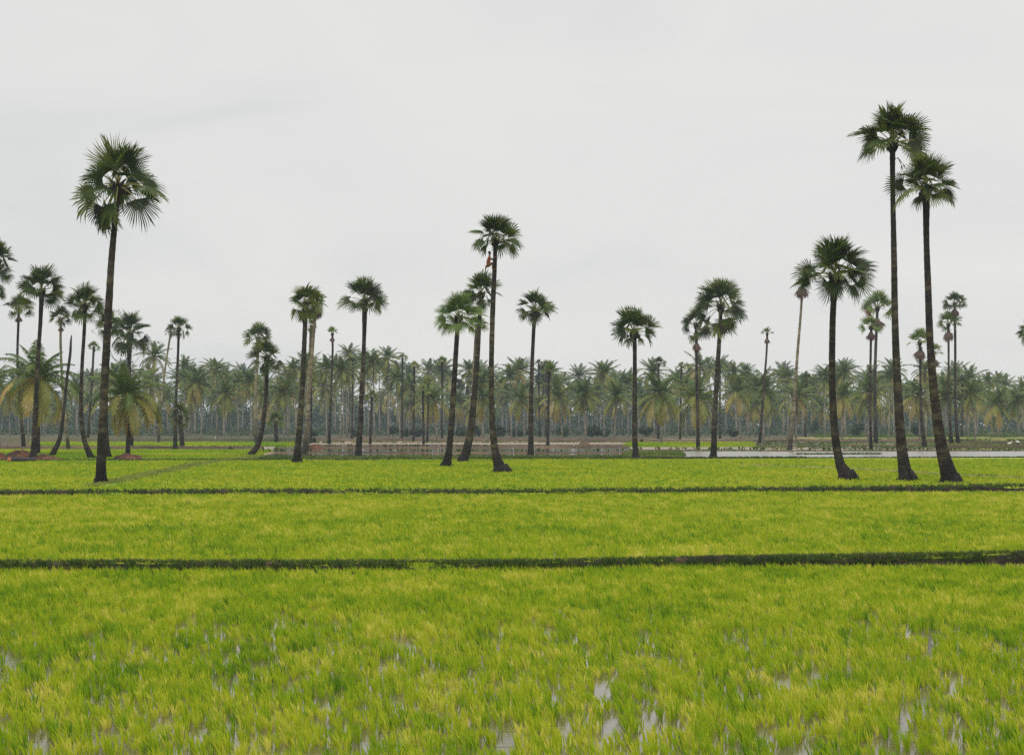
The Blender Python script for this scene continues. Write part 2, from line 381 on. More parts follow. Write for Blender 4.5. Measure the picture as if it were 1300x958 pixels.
def coco_crown(seed, L=4.6, n=22, nl=22, wl=0.085, low=-50, yellow=1.0, top=84, bendk=1.0):
    r = random.Random(seed); g = Geo()
    for i in range(n):
        t = (i + 0.5) / n
        e0 = math.radians(top - (top - low) * t ** 0.95 + r.uniform(-9, 9))
        az = i * 2.39996 + r.uniform(-0.35, 0.35)
        age = 0.24 + r.uniform(-0.12, 0.12) + (0.0 if t < 0.4 else yellow * 0.65 * (t - 0.4) / 0.6 * r.uniform(0.5, 1.3))
        frond(g, L * r.uniform(0.85, 1.08) * (0.75 + 0.25 * min(1, t * 4)), e0, az, r, bend=(0.55 + 0.75 * min(1, t * 1.6) * r.uniform(0.6, 1.25)) * bendk, nl=nl, age=age, wl=wl)
    # coconuts and old stubs round the heart
    return g

def trunk_geo(pts, seed, sides=12, step=0.45, ring=0.02, rough=0.05):
    """pts rows: x,y,z,radius (metres)"""
    r = random.Random(seed)
    P = np.asarray(pts, float)
    ln = np.sum(np.linalg.norm(np.diff(P[:, :3], axis=0), axis=1))
    n = max(8, int(ln / step))
    Q = smooth_path(P, n)
    g = Geo(); R = []
    ph = r.uniform(0, 6)
    for i in range(n):
        t = i / (n - 1)
        base = max(0.03, Q[i, 3])
        fl = max(0.0, 1 - t * ln / 1.6)
        R.append([base * (1 + (ring if i % 2 else -ring) + r.uniform(-rough, rough) * 0.6 + fl * 0.10 * math.sin(k * 2.1 + ph)) for k in range(sides)])
    tube(g, Q[:, :3], R, sides, 0, np.linspace(0, 1, n), cap=True)
    return g

# ------------------------------------------------------------------ fan palms (palmyra)
# name-key: label, path [(x,y,width)...] from foot to growing point, crown radius px, options
PG = 'tall fan palms standing between the rice plots and ponds'
PALMS = [
 dict(l='tallest fan palm on the left, alone in the green rice with drooping side leaves', p=[(128, 612, 22), (129, 604, 17), (130, 580, 14.5), (133, 520, 12.5), (138, 420, 11.5), (143, 330, 10), (147, 280, 8.5), (150, 236, 9)], r=60, low=-68, n=31, gap=.18, bark='bark_mid', nseg=26, fruit=1, power=.8),
 dict(l='fan palm with a person clinging to its trunk below the crown', p=[(637, 598, 27), (634, 592, 18), (629, 575, 12), (626, 550, 10), (624, 510, 8.5), (624, 450, 7.5), (626, 380, 7.5), (628, 340, 6.5), (629, 306, 6)], r=34, low=-38, n=30, bark='bark_mid', nseg=20),
 dict(l='bright-crowned fan palm leaning right, left of the palm being climbed', p=[(566, 591, 19), (568, 585, 13), (571, 565, 9.5), (574, 530, 8.5), (577, 480, 8), (580, 430, 7), (582, 404, 8)], r=31, low=-48, n=32, bark='bark_dark', nseg=20, bright=.2),
 dict(l='thick-footed curved fan palm directly left of the palm being climbed', p=[(587, 585, 16), (591, 575, 13), (597, 550, 11), (602, 500, 9), (606, 450, 7.5), (609, 400, 6), (611, 374, 7)], r=28, low=-48, n=30, bark='bark_mid', nseg=18),
 dict(l='small fan palm half hidden behind the thick-footed curved palm', p=[(594, 576, 8), (597, 555, 6), (600, 510, 5.5), (603, 450, 5), (605, 414, 4.5)], r=14, low=-30, n=18, bark='bark_pale', nseg=12, bright=.25),
 dict(l='slim straight fan palm at the pond edge, right of the climbed palm', p=[(673, 579, 12), (674, 570, 9), (674, 540, 7), (675, 480, 6.2), (677, 430, 5.4), (679, 396, 6)], r=27, low=-42, n=30, bark='bark_mid', nseg=18, fruit=1),
 dict(l='upright dark-trunked fan palm standing alone right of the middle pond', p=[(808, 583, 16), (807, 576, 10), (806, 550, 7.5), (806, 500, 7), (806, 450, 6), (805, 423, 8)], r=31, low=-38, n=32, bark='bark_dark', nseg=18, fruit=1),
 dict(l='large round-crowned fan palm leaning right with low hanging leaves', p=[(905, 579, 13), (906, 570, 9.5), (907, 530, 8), (911, 460, 6.8), (914, 415, 6), (915, 389, 6)], r=35, low=-72, n=36, gap=.1, bark='bark_mid', nseg=20, skirt=(7, 18, 408)),
 dict(l='thinner fan palm with a brown dry ball under the crown, left of the round-crowned palm', p=[(886, 570, 8), (886, 560, 5.5), (885, 520, 4.6), (884, 460, 4.2), (884, 413, 4.5)], r=22, low=-60, n=24, gap=.1, bark='bark_mid', nseg=16, skirt=(5, 11, 434)),
 dict(l='very thin pale fan palm with a conical dry skirt, leaning behind the wide-crowned palm', p=[(1002, 571, 9), (1004, 555, 6.5), (1008, 510, 5.2), (1012, 450, 4.2), (1017, 390, 3.6), (1018, 360, 3.2)], r=6.5, low=-10, n=14, bark='bark_pale', nseg=12, skirt=(8, 15, 364)),
 dict(l='wide-crowned fan palm with a kicked-out foot, left of the tallest pair', p=[(1077, 607, 30), (1073, 600, 21), (1067, 585, 14), (1061, 545, 11.5), (1058, 480, 10), (1058, 420, 9.5), (1059, 380, 9.5), (1060, 352, 14)], r=50, low=-38, n=34, bark='bark_dark', nseg=26, fruit=0, power=.85),
 dict(l='tallest fan palm of the field, right of the wide-crowned palm', p=[(1152, 608, 29), (1150, 600, 21), (1146, 570, 16), (1142, 510, 13), (1138, 420, 10.5), (1136, 320, 9), (1134, 240, 7.5), (1133, 183, 9)], r=48, low=-28, n=36, bark='bark_mid', nseg=26),
 dict(l='second tallest fan palm on the right, foot curving out at the bund', p=[(1208, 611, 34), (1204, 600, 25), (1195, 565, 18), (1187, 510, 14), (1181, 440, 11), (1178, 360, 10), (1176, 300, 9), (1176, 240, 12)], r=44, low=-45, n=32, bark='bark_dark', nseg=26, fruit=1),
 dict(l='fan palm with two dry brown skirts and a rusty hanging leaf', p=[(1112, 562, 7.5), (1111, 545, 5.5), (1110, 500, 5), (1111, 450, 4.5), (1114, 391, 4)], r=21, low=-25, n=24, bark='bark_mid', nseg=14, bright=.3, skirt=(8, 15, 404), rust=1),
 dict(l='lower fan palm touching the one with the rusty hanging leaf', p=[(1106, 569, 6), (1105, 550, 4.5), (1104, 500, 4), (1105, 450, 3.6), (1106, 416, 4)], r=15, low=-30, n=20, bark='bark_mid', nseg=12, bright=.3, skirt=(7, 10, 422)),
 dict(l='thin fan palm with brown skirt just left of the second tallest palm trunk', p=[(1174, 567, 9), (1173, 555, 6.5), (1170, 520, 4.8), (1169, 480, 3.6), (1168, 435, 3.6)], r=17, low=-22, n=20, bark='bark_mid', nseg=12, bright=.45, skirt=(7, 14, 443)),
 dict(l='fan palm half hidden behind the second tallest palm trunk', p=[(1193, 560, 7), (1191, 540, 5), (1188, 500, 4), (1186, 448, 3.6)], r=12, low=-20, n=16, bark='bark_mid', nseg=10, bright=.55, skirt=(8, 9, 456)),
 dict(l='shorter of the twin thin palms on the right with a brown ball of dry leaves', p=[(1208, 563, 8), (1206, 545, 5), (1204, 500, 3.6), (1204, 450, 3.2), (1204, 412, 3.6)], r=16, low=-30, n=20, bark='bark_mid', nseg=12, bright=.2, skirt=(6, 13, 420)),
 dict(l='taller of the twin thin palms on the right with a dark round crown', p=[(1217, 563, 7.5), (1215, 545, 5), (1213, 500, 4.2), (1213, 440, 3.8), (1212, 386, 4)], r=15, low=-35, n=24, bark='bark_dark', nseg=12, skirt=(6, 10, 392)),
 dict(l='fan palm cut by the right edge of the view, only leaf tips showing', p=[(1314, 583, 12), (1313, 570, 9), (1311, 520, 7), (1309, 423, 6)], r=19, low=-60, n=26, bark='bark_dark', nseg=16),
 dict(l='tiny-tufted thin fan palm rising above the coconut trees near the right middle', p=[(964, 562, 6), (966, 545, 4.5), (969, 500, 3.8), (973, 450, 3), (974, 424, 3.2)], r=8.5, low=5, n=14, bark='bark_mid', nseg=10, bright=.5, skirt=(3.6, 7, 429), power=1.2),
 dict(l='front palm of the tight trio left of the middle, dark footed', p=[(377, 586, 17), (378, 578, 12), (380, 555, 9.5), (384, 500, 8), (387, 430, 7), (388, 386, 7)], r=24, low=-60, n=32, bark='bark_mid', nseg=16, bright=.1),
 dict(l='smallest palm of the tight trio, crown below the others', p=[(389, 571, 8), (390, 550, 6), (392, 490, 5), (394, 440, 4.4), (395, 414, 4.5)], r=9, low=-50, n=18, bark='bark_pale', nseg=10),
 dict(l='right palm of the tight trio with brown drying leaves', p=[(386, 574, 9), (389, 550, 6), (394, 490, 5), (398, 430, 4.6), (401, 384, 5)], r=15, low=-75, n=26, bark='bark_pale', nseg=14, bright=.1, skirt=(8, 16, 388)),
 dict(l='lone round-topped fan palm with a straight trunk between trio and climbed palm', p=[(455, 580, 13), (455, 570, 10), (457, 540, 8), (459, 490, 6.8), (462, 430, 6), (463, 383, 9)], r=29, low=-32, n=32, bark='bark_mid', nseg=18, fruit=1),
 dict(l='thin fan palm with a bright tuft and dark knot, right of the tight trio', p=[(418, 563, 6), (418, 545, 4.4), (420, 500, 3.8), (422, 450, 3.2), (422, 424, 3.4)], r=10, low=5, n=16, bark='bark_mid', nseg=10, bright=.45, skirt=(4, 6, 428), power=1.2),
 dict(l='fan palm leaning over from a pond bank, left of the tight trio', p=[(316, 578, 13), (320, 575, 10), (328, 563, 8), (334, 535, 7), (338, 495, 5.6), (339, 454, 7)], r=23, low=-55, n=30, bark='bark_dark', nseg=16),
 dict(l='pale-trunked fan palm with its crown above the leaning one', p=[(325, 563, 6), (325, 545, 5.5), (325, 500, 5.4), (327, 460, 4.6), (328, 430, 5)], r=20, low=-35, n=26, bark='bark_pale', nseg=14),
 dict(l='thin fan palm with a round crown left of the leaning palm', p=[(222, 571, 9), (222, 560, 6.5), (222, 520, 4.4), (225, 460, 3.8), (227, 418, 4)], r=16, low=-45, n=24, bark='bark_mid', nseg=14),
 dict(l='pole-thin fan palm leaning right behind the thin round-crowned one', p=[(201, 562, 5), (203, 530, 4), (208, 480, 3.2), (213, 445, 2.8), (217, 421, 3)], r=9, low=-60, n=16, bark='bark_pale', nseg=10),
 dict(l='stubby young fan palm below the thin round-crowned one', p=[(231, 568, 9), (231, 560, 7.5), (230, 545, 6), (229, 529, 6)], r=16, low=-55, n=24, bark='bark_char', nseg=12),
 dict(l='stubby young fan palm on the green strip left of the tight trio', p=[(351, 562, 8), (351, 555, 6.5), (350, 545, 5.5), (350, 536, 5)], r=13, low=-40, n=22, bark='bark_char', nseg=12, bright=.15),
 dict(l='broad fan palm rising behind the shaggy coconut palm at left', p=[(166, 568, 9), (166, 540, 7), (165, 490, 6), (164, 460, 6), (165, 425, 10)], r=29, low=-60, n=30, gap=.1, bark='bark_dark', nseg=20, fruit=1),
 dict(l='fan palm mostly hidden behind the tallest left trunk', p=[(138, 581, 13), (136, 570, 9), (134, 540, 7.5), (135, 480, 6.5), (139, 412, 6)], r=19, low=-65, n=26, bark='bark_dark', nseg=16, bright=.05),
 dict(l='dense-crowned fan palm with a swept foot left of the tallest left palm', p=[(118, 582, 14), (114, 577, 10), (107, 558, 7.5), (103, 525, 6.4), (104, 470, 5.6), (107, 420, 5.4), (108, 388, 6)], r=25, low=-55, n=32, bark='bark_dark', nseg=18),
 dict(l='fan palm on the red earth mound at far left', p=[(42, 583, 22), (42, 577, 12), (43, 560, 8.5), (45, 510, 7.5), (48, 450, 6.4), (51, 410, 6), (53, 370, 8)], r=30, low=-38, n=32, bark='bark_dark', nseg=20, fruit=1),
 dict(l='fan palm with a small brown skirt near the left edge', p=[(30, 569, 8), (29, 555, 6), (26, 520, 5), (22, 460, 3.8), (24, 393, 4)], r=20, low=-30, n=24, bark='bark_mid', nseg=14, skirt=(6, 7, 402)),
 dict(l='thin fan palm between the mound palm and the dense-crowned palm', p=[(87, 571, 7), (86, 555, 5.4), (82, 510, 4.4), (78, 450, 3.8), (77, 405, 4)], r=16, low=-40, n=24, bark='bark_pale', nseg=14, skirt=(4, 6, 415)),
 dict(l='fan palm cut by the left edge, upper crown', p=[(-8, 583, 12), (-8, 570, 9), (-6, 480, 7), (-3, 333, 6)], r=27, low=-65, n=32, gap=.12, bark='bark_dark', nseg=18),
 dict(l='fan palm cut by the left edge, lower crown', p=[(-22, 578, 10), (-20, 560, 8), (-14, 480, 6), (-9, 372, 5)], r=16, low=-60, n=26, bark='bark_dark', nseg=14),
 dict(l='small thin fan palm with a two-tier bright tuft near the tallest left trunk', p=[(111, 560, 5), (113, 535, 4), (116, 490, 3.8), (118, 455, 3.4), (119, 441, 3.4)], r=8, low=-40, n=20, bark='bark_mid', nseg=10, bright=.3),
]
BG = [  # small fan palms poking out of the distant tree line: x, crown y, radius, base y, bright, label
 (511, 455, 7, 557, .35, 'small dark-stemmed fan palm above the tree line, left of the bright-crowned palm'),
 (526, 466, 8, 560, .45, 'small fan palm with a yellowish green tuft in the cluster by the pond'),
 (537, 497, 9, 563, .4, 'low bright fan palm beside the pond with a dark straight stem'),
 (544, 487, 9, 561, .45, 'bright fan palm leaning on the yellow coconut crown by the pond'),
 (561, 460, 8, 558, .4, 'fan palm tuft just left of the bright-crowned leaning palm'),
 (836, 462, 10, 556, .0, 'dark fan palm peeking over the coconut trees right of the middle pond'),
 (865, 465, 6, 560, .3, 'tiny fan palm tuft left of the ball-skirted palm'),
 (914, 464, 8, 556, .3, 'fan palm crown just behind the leaning round-crowned palm trunk'),
 (472, 505, 10, 563, .3, 'short bright fan palm right of the lone straight palm'),
 (395, 487, 9, 562, .3, 'short fan palm directly right of the tight trio trunks'),
 (697, 473, 12, 566, .25, 'fan palm standing in the middle pond with a bulging foot'),
 (448, 462, 9, 556, .0, 'dark fan palm left of the lone straight palm crown'),
 (694, 466, 9, 554, -.05, 'dark round fan palm top behind the pond fan palm'),
 (684, 462, 6, 554, .1, 'narrow fan palm top right of the slim straight palm'),
 (1024, 482, 9, 555, -.1, 'blue-green fan palm top left of the wide-crowned palm trunk'),
 (1222, 487, 11, 555, -.1, 'rounded fan palm top right of the twin thin palms'),
]
for (x, cy, r_, by, br, lab) in BG:
    dx = random.uniform(-2, 2)
    w = 4 + r_ * 0.12
    foot = 11 if 'bulging' in lab else w * 1.3
    PALMS.append(dict(l=lab, p=[(x + dx, by, foot), (x + dx * .8, by - 10, w), (x + dx * .4, (by + cy) / 2, w * .85), (x, cy, w * .8)], r=r_, low=-25, n=20,
                      bark='bark_dark' if br > .2 else 'bark_mid', nseg=10, bright=br, bg=1))

def build_palm(i, d):
    p = [(a_, b_, w_ * (.6 if d.get('bg') else .85)) for a_, b_, w_ in d['p']]; x0, y0, _ = p[0]
    near = y0 > 584
    zb = 0.2 if near else 0.05
    base = at(x0, y0, zb); Y = base.y; k = Y / F
    root = empty('fan_palm', (base.x, Y, 0.0))
    tag(root, d['l'], 'palm tree', 'small fan palms rising from the distant tree line' if d.get('bg') else PG)
    rr = random.Random(100 + i)
    bend = rr.uniform(-0.5, 0.5)
    pts = []
    n = len(p)
    for j, (x, y, w) in enumerate(p):
        z = H0 - (y - HOR) * k
        if j == 0: z = -0.12
        pts.append((((x - x0) * k), bend * math.sin(math.pi * j / (n - 1)), z, w * 0.5 * k))
    top = np.array(pts[-1][:3])
    Rc = d['r'] * k
    px = F / Y / 1.27
    g = trunk_geo(pts, i, sides=14 if near else 10, step=0.22 if near else 0.5, ring=0.025 if near else 0.02)
    if near:     # matted black roots at the foot
        rg = Geo(); w0 = p[0][2] * .5 * k
        for q in range(26):
            a = q * 2.4 + rr.uniform(-.3, .3); e = w0 * rr.uniform(.65, 1.05); h0 = rr.uniform(.15, .55)
            c_ = np.array([math.cos(a), math.sin(a), 0])
            tube(rg, [c_ * w0 * .35 + [0, 0, h0 + .15], c_ * w0 * .75 + [0, 0, h0 * .7], c_ * e + [0, 0, h0 * .3 + .05], c_ * e * 1.15 + [0, 0, -.15]], [w0 * .22, w0 * .24, w0 * .2, w0 * .12], 6, 0, 0.0, cap=True)
        link('root_mass', rg.mesh('root_mass', [M['bark_char']], smooth=True), root)
    # stubs of old leaf stalks round the growing point
    for q in range(20):
        a = q * 2.4; zz = top + np.array([0, 0, -0.12 * Rc * (0.2 + q / 9)])
        e = zz + np.array([math.cos(a), math.sin(a), 1.0]) * (0.12 * Rc + 0.1)
        w0 = pts[-1][3]
        tube(g, [zz, (zz + e) / 2, e], [w0 * 0.55, w0 * 0.45, w0 * 0.22], 4, 0, 1.0, cap=True)
    link('trunk', g.mesh('trunk', [M[d['bark']]], smooth=False), root)
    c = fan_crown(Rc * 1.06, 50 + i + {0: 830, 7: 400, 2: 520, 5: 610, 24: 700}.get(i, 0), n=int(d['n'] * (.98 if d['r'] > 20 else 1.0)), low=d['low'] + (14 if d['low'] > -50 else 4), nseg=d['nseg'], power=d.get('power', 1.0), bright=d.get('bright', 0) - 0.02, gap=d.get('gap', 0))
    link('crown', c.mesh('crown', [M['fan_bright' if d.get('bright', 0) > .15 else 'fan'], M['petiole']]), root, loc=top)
    if d.get('skirt'):
        rs, hs, ys = d['skirt']
        zs = H0 - (ys - HOR) * k
        Q = smooth_path(pts, 60); xi = np.argmin(abs(Q[:, 2] - zs))
        sk = dead_skirt(rs * k, hs * k, 300 + i, n=22)
        link('dead_leaves', sk.mesh('dead_leaves', [M['dead']]), root, loc=(Q[xi, 0], Q[xi, 1], zs))
    if d.get('fruit'):
        fg = Geo()
        for q in range(3 if Rc > 1.5 else 2):
            a = rr.uniform(0, 6.28)
            c0 = np.array([math.cos(a) * 0.2 * Rc, math.sin(a) * 0.2 * Rc, -0.10 * Rc])
            for s in range(9):
                v = np.array([rr.gauss(0, 1), rr.gauss(0, 1), rr.gauss(0, 1.2)]); v *= 0.16 / np.linalg.norm(v)
                ico(0.10, c0 + v + [0, 0, -0.05], fg, 0, 0.3)
            tube(fg, [np.zeros(3), c0 * [0.6, 0.6, 0.2], c0], [0.05, 0.04, 0.03], 4, 0, 0.3)
        link('fruit_cluster', fg.mesh('fruit_cluster', [M['fruit']], smooth=True), root, loc=top)
    if d.get('rust'):
        fg = Geo(); r2 = random.Random(5)
        for e1, a1 in ((-20, math.pi), (-38, math.pi * 0.9), (-30, -math.pi * .85)):
            dd = np.array([math.cos(math.radians(e1)) * math.cos(a1), math.cos(math.radians(e1)) * math.sin(a1), math.sin(math.radians(e1))])
            tube(fg, [np.zeros(3), dd * Rc * .25, dd * Rc * .5], [.05, .04, .03], 3, 0, .5)
            V, T = fan_leaf(Rc * .42, 12, 2.6, .2, .2, r2)
            fg.add(V @ rot_frame(dd, 1.0) + dd * Rc * .5, T, 0, r2.uniform(.2, .9))
        o = link('rusty_leaf', fg.mesh('rusty_leaf', [M['rust']]), root, loc=top)
        o['label'] = 'rusty orange dry leaves'
    return root, pts, k, Y

built = []
for i, d in enumerate(PALMS):
    built.append(build_palm(i, d))
climbed = built[1]; right_tall = built[11]

# dry leaf caught on the trunk of the tallest palm at right
root, pts, k, Y = right_tall
g = Geo(); r2 = random.Random(9)
for e1, a1 in ((-35, 0.2), (-60, -0.3)):
    dd = np.array([math.cos(math.radians(e1)) * math.cos(a1), math.cos(math.radians(e1)) * math.sin(a1), math.sin(math.radians(e1))])
    V, T = fan_leaf(0.42, 9, 1.3, -.3, .15, r2); g.add(V @ rot_frame(dd, 0.3) + dd * 0.25, T, 0, .7)
    tube(g, [np.array([-.25, 0, .05]), np.array([-.05, 0, .18]), dd * 0.25], [.03, .025, .02], 4, 0, .2)
link('dry_leaf', g.mesh('dry_leaf', [M['dead']]), root, loc=((1141 - 1152) * k, 0, H0 - (204 - HOR) * k))

# dead leaning trunk without a crown
p = [(65, 579, 13), (68, 574, 10), (76, 555, 7), (81, 520, 5.6), (85, 480, 5), (89, 450, 4.6), (90, 433, 3.4), (91, 425, 1.2)]
b = at(65, 579, 0.05); k = b.y / F
g = trunk_geo([((x - 65) * k, 0, (H0 - (y - HOR) * k) if j else -.1, w * .38 * k) for j, (x, y, w) in enumerate(p)], 77, sides=10)
o = link('dead_palm_trunk', g.mesh('dead_palm_trunk', [M['bark_char']]), loc=(b.x, b.y, 0))
tag(o, 'crownless dead palm trunk leaning right, ending in a dark spike', 'dead tree')

# ------------------------------------------------------------------ coconut palms
CV = [coco_crown(900 + s, n=25, wl=.115, yellow=(0.25, .8, 0.5, 1.2, 0.1, .6)[s], low=(-30, -48, -38, -55, -20, -42)[s]).mesh('crown', [M['coco']]) for s in range(6)]
BIG = [coco_crown(950 + s, L=4.6, n=28, nl=40, wl=0.075, yellow=.85, low=(-32, -28)[s], top=87, bendk=1.45).mesh('crown', [M['coco_near']]) for s in range(2)]
TV = []
for s in range(5):
    r = random.Random(s + 40); lean = r.uniform(-0.9, 0.9)
    pts = [(0, 0, -0.15, .26), (0.02 * lean, 0, 0.6, .19), (lean * .25, r.uniform(-.2, .2), 3.5, .15), (lean * .75, 0, 7, .14), (lean, 0, 10, .13)]
    TV.append((trunk_geo(pts, s, sides=8, step=.55, ring=.03).mesh('trunk', [M['bark_coco']]), lean))
TVD = TV[0][0].copy(); TVD.materials[0] = M['bark_dark']
NUT = Geo(); r = random.Random(3)
for q in range(14):
    a = r.uniform(0, 6.28); ico(0.13, (math.cos(a) * .32, math.sin(a) * .32, r.uniform(-.55, -.15)), NUT, 0, .3, sq=(1, 1, 1.2))
NUT = NUT.mesh('coconuts', [M['coconut']], smooth=True)

def coconut(x, cy, by, rpx, label, group, v=None, big=None, lean=None, nuts=False, Y=None):
    if Y is None: b = at(x, by, 0.0)
    else: b = Vector(((x - 650) * Y / F, Y, 0))
    k = b.y / F
    hgt = H0 - (cy - HOR) * k
    s = rpx * k / 3.75
    tm, ln = random.choice(TV) if big is None else TV[0]
    wide = 1.0 if big is None else 1.35
    dx = ln * wide
    root = empty('coconut_palm', (b.x - dx, b.y, 0), 0)
    tag(root, label, 'coconut tree', group)
    link('trunk', tm if big is None else TVD, root, scale=(wide, wide, hgt / 10.0))
    cm = random.choice(CV) if v is None else CV[v]
    if big is not None: cm = BIG[big]
    link('crown', cm, root, loc=(dx, 0, hgt), rot=(random.uniform(-.12, .12), random.uniform(-.12, .12), random.uniform(0, 6.28)), scale=(s, s, s))
    if nuts: link('coconuts', NUT, root, loc=(dx, 0, hgt), scale=(s, s, s))
    return root, b, hgt, s

CG = 'coconut palms along the far side of the ponds'
r1 = coconut(47, 482, 577, 57, 'largest coconut palm, arching yellow fronds beside the far left mound', CG, big=0, nuts=True)
r2_ = coconut(161, 504, 581, 54, 'shaggy coconut palm with dry fronds hanging to a red earth ring', CG, big=1, nuts=True)
# dry fronds hanging round the shaggy one's stem
g = Geo(); rr = random.Random(4)
for q in range(9):
    frond(g, 4.2, math.radians(-62 + rr.uniform(-12, 10)), q * .7, rr, bend=.5, nl=26, age=rr.uniform(.8, 1), wl=.06, ll=.10, hang=2.2)
k = r2_[1].y / F
link('dry_fronds', g.mesh('dry_fronds', [M['coco_near']]), r2_[0], loc=(r2_[0].children[1].location.x, 0, r2_[2] - .3), scale=(.7, .7, .9))

FRONT = [
 (-8, 486, 566, 26, 'coconut palm cut by the left edge of the view'),
 (196, 452, 556, 22, 'tall coconut palm with a swept dark mop, between shaggy palm and pole-thin palm'),
 (234, 464, 554, 15, 'small upright coconut palm just right of the thin round-crowned fan palm'),
 (249, 487, 558, 24, 'coconut palm with one drooping yellow frond above the stubby young palm'),
 (275, 470, 555, 20, 'spiky-topped tall coconut palm halfway to the leaning palm'),
 (286, 501, 559, 24, 'coconut palm with a dark straight stem in front of the spiky-topped one'),
 (318, 486, 557, 23, 'coconut palm crown tucked left of the leaning fan palm'),
 (372, 468, 556, 15, 'small dark coconut palm left of the tight trio crowns'),
 (362, 500, 559, 26, 'dense low coconut palm with dark hanging fronds left of the tight trio'),
 (394, 462, 555, 18, 'thin-fronded coconut palm behind the tight trio trunks'),
 (414, 468, 557, 20, 'coconut palm around the stem of the dark-knotted fan palm'),
 (434, 472, 558, 22, 'coconut palm with radiating fronds right of the dark-knotted fan palm'),
 (443, 449, 554, 16, 'coconut palm topping the tree line left of the lone straight palm'),
 (474, 462, 557, 20, 'coconut palm with hanging thin fronds right of the lone straight palm'),
 (493, 455, 555, 18, 'see-through coconut palm left of the pond fan palm cluster'),
 (503, 481, 557, 18, 'dark blue-green coconut palm left of the pond fan palm cluster'),
 (549, 508, 561, 28, 'yellow-fronded coconut palm at the pond by the bright-crowned palm'),
 (596, 470, 555, 18, 'dark coconut palm between the bright-crowned and climbed palms'),
 (613, 506, 559, 26, 'coconut palm with low orange fronds behind the climbed palm'),
 (648, 478, 556, 18, 'fresh green coconut palm right of the climbed palm'),
 (661, 508, 558, 24, 'yellow-tipped coconut palm left of the slim straight palm foot'),
 (709, 506, 558, 28, 'coconut palm spreading wide yellow fronds over the middle pond'),
 (742, 503, 560, 27, 'coconut palm with a pale stem on a tiny islet in the mud'),
 (766, 474, 555, 19, 'tall star-shaped coconut palm above the middle pond'),
 (782, 504, 559, 26, 'coconut palm left of the upright dark-trunked palm'),
 (838, 501, 563, 36, 'big leafy coconut palm with golden fronds right of the upright dark-trunked palm'),
 (884, 506, 565, 34, 'big coconut palm with striped fronds behind the ball-skirted palm stem'),
 (935, 499, 558, 28, 'coconut palm with a cloak of orange dry fronds right of the round-crowned palm'),
 (947, 474, 554, 15, 'small dark coconut palm top left of the tiny-tufted palm'),
 (968, 494, 561, 29, 'coconut palm fanned around the tiny-tufted palm stem'),
 (1000, 480, 555, 16, 'dark coconut palm left of the leaning pale trunk'),
 (1012, 505, 560, 27, 'yellow-fronded coconut palm right of the leaning pale trunk'),
 (1046, 480, 555, 18, 'bluish coconut palm top left of the wide-crowned palm trunk'),
 (1072, 474, 555, 18, 'coconut palm top right of the wide-crowned palm trunk'),
 (1070, 503, 559, 26, 'orange-fronded coconut palm crossing the wide-crowned palm trunk'),
 (1104, 500, 561, 30, 'coconut palm below the fan palm with the rusty leaf'),
 (1130, 478, 556, 17, 'coconut palm top left of the tallest right palm trunk'),
 (1166, 503, 560, 28, 'golden coconut palm between the two tallest right trunks'),
 (1202, 505, 560, 24, 'coconut palm below the shorter twin thin palm'),
 (1233, 500, 560, 23, 'coconut palm with a white-banded stem right of the twin thin palms'),
 (1255, 485, 555, 16, 'small coconut palm topping the tree line at right'),
 (1265, 514, 558, 28, 'low golden coconut palm near the right edge'),
 (1292, 508, 558, 24, 'coconut palm at the right edge of the view'),
]
for j, (x, cy, by, rp, lab) in enumerate(FRONT):
    gold = any(w_ in lab for w_ in ('yellow', 'gold', 'orange'))
    coconut(x, cy, by, rp * 1.08, lab, CG, nuts=rp > 26, v=random.choice((1, 3)) if gold else random.choice((0, 2, 4, 5)))
# the rows behind, down to pale haze
def crown_line(x):      # row of crown centres of the tree line top
    return 486 - 14 * (fbm(np.array([x / 60.0]), np.array([3.3]), 2)[0] - .5) * 2 - 6 * math.exp(-((x - 470) / 120) ** 2) + 5 * max(0, (x - 1150) / 150)
for j in range(250):
    depth = j / 250
    Y = 430 + 330 * depth + random.uniform(-12, 12)
    x = -90 + 1480 * ((j * 0.61803) % 1.0) + random.uniform(-9, 9)
    cy = crown_line(x) + random.choice((random.uniform(-18, 8), random.uniform(0, 34)))
    coconut(x, cy, 0, random.uniform(16, 25), 'slender coconut palm in the hazy grove behind the ponds', 'coconut palms of the hazy grove', Y=Y)

# ------------------------------------------------------------------ far woods, undergrowth, bushes
def leaf_cloud(g, c, rad, n, size, r, age=.3, m=0):
    c = np.asarray(c); rad = np.asarray(rad)
    u = r.normal(size=(n, 3)); u /= np.linalg.norm(u, axis=1, keepdims=True)
    u *= (r.random((n, 1)) ** 0.45)
    P = c + u * rad
    A = r.normal(size=(n, 3)); A /= np.linalg.norm(A, axis=1, keepdims=True)
    B = np.cross(A, r.normal(size=(n, 3))); B /= np.linalg.norm(B, axis=1, keepdims=True)
    s = size * r.uniform(.6, 1.3, (n, 1))
    V = np.stack([P - A * s, P + B * s * .35, P + A * s, P - B * s * .35], 1).reshape(-1, 3)
    V[:, 2] = np.maximum(V[:, 2], 0.0)
    b = np.arange(n)[:, None] * 4
    T = np.concatenate([b + [0, 1, 2], b + [0, 2, 3]])
    g.add(V, T, m, np.repeat(np.clip(age + r.uniform(-.2, .2, n), 0, 1), 4))

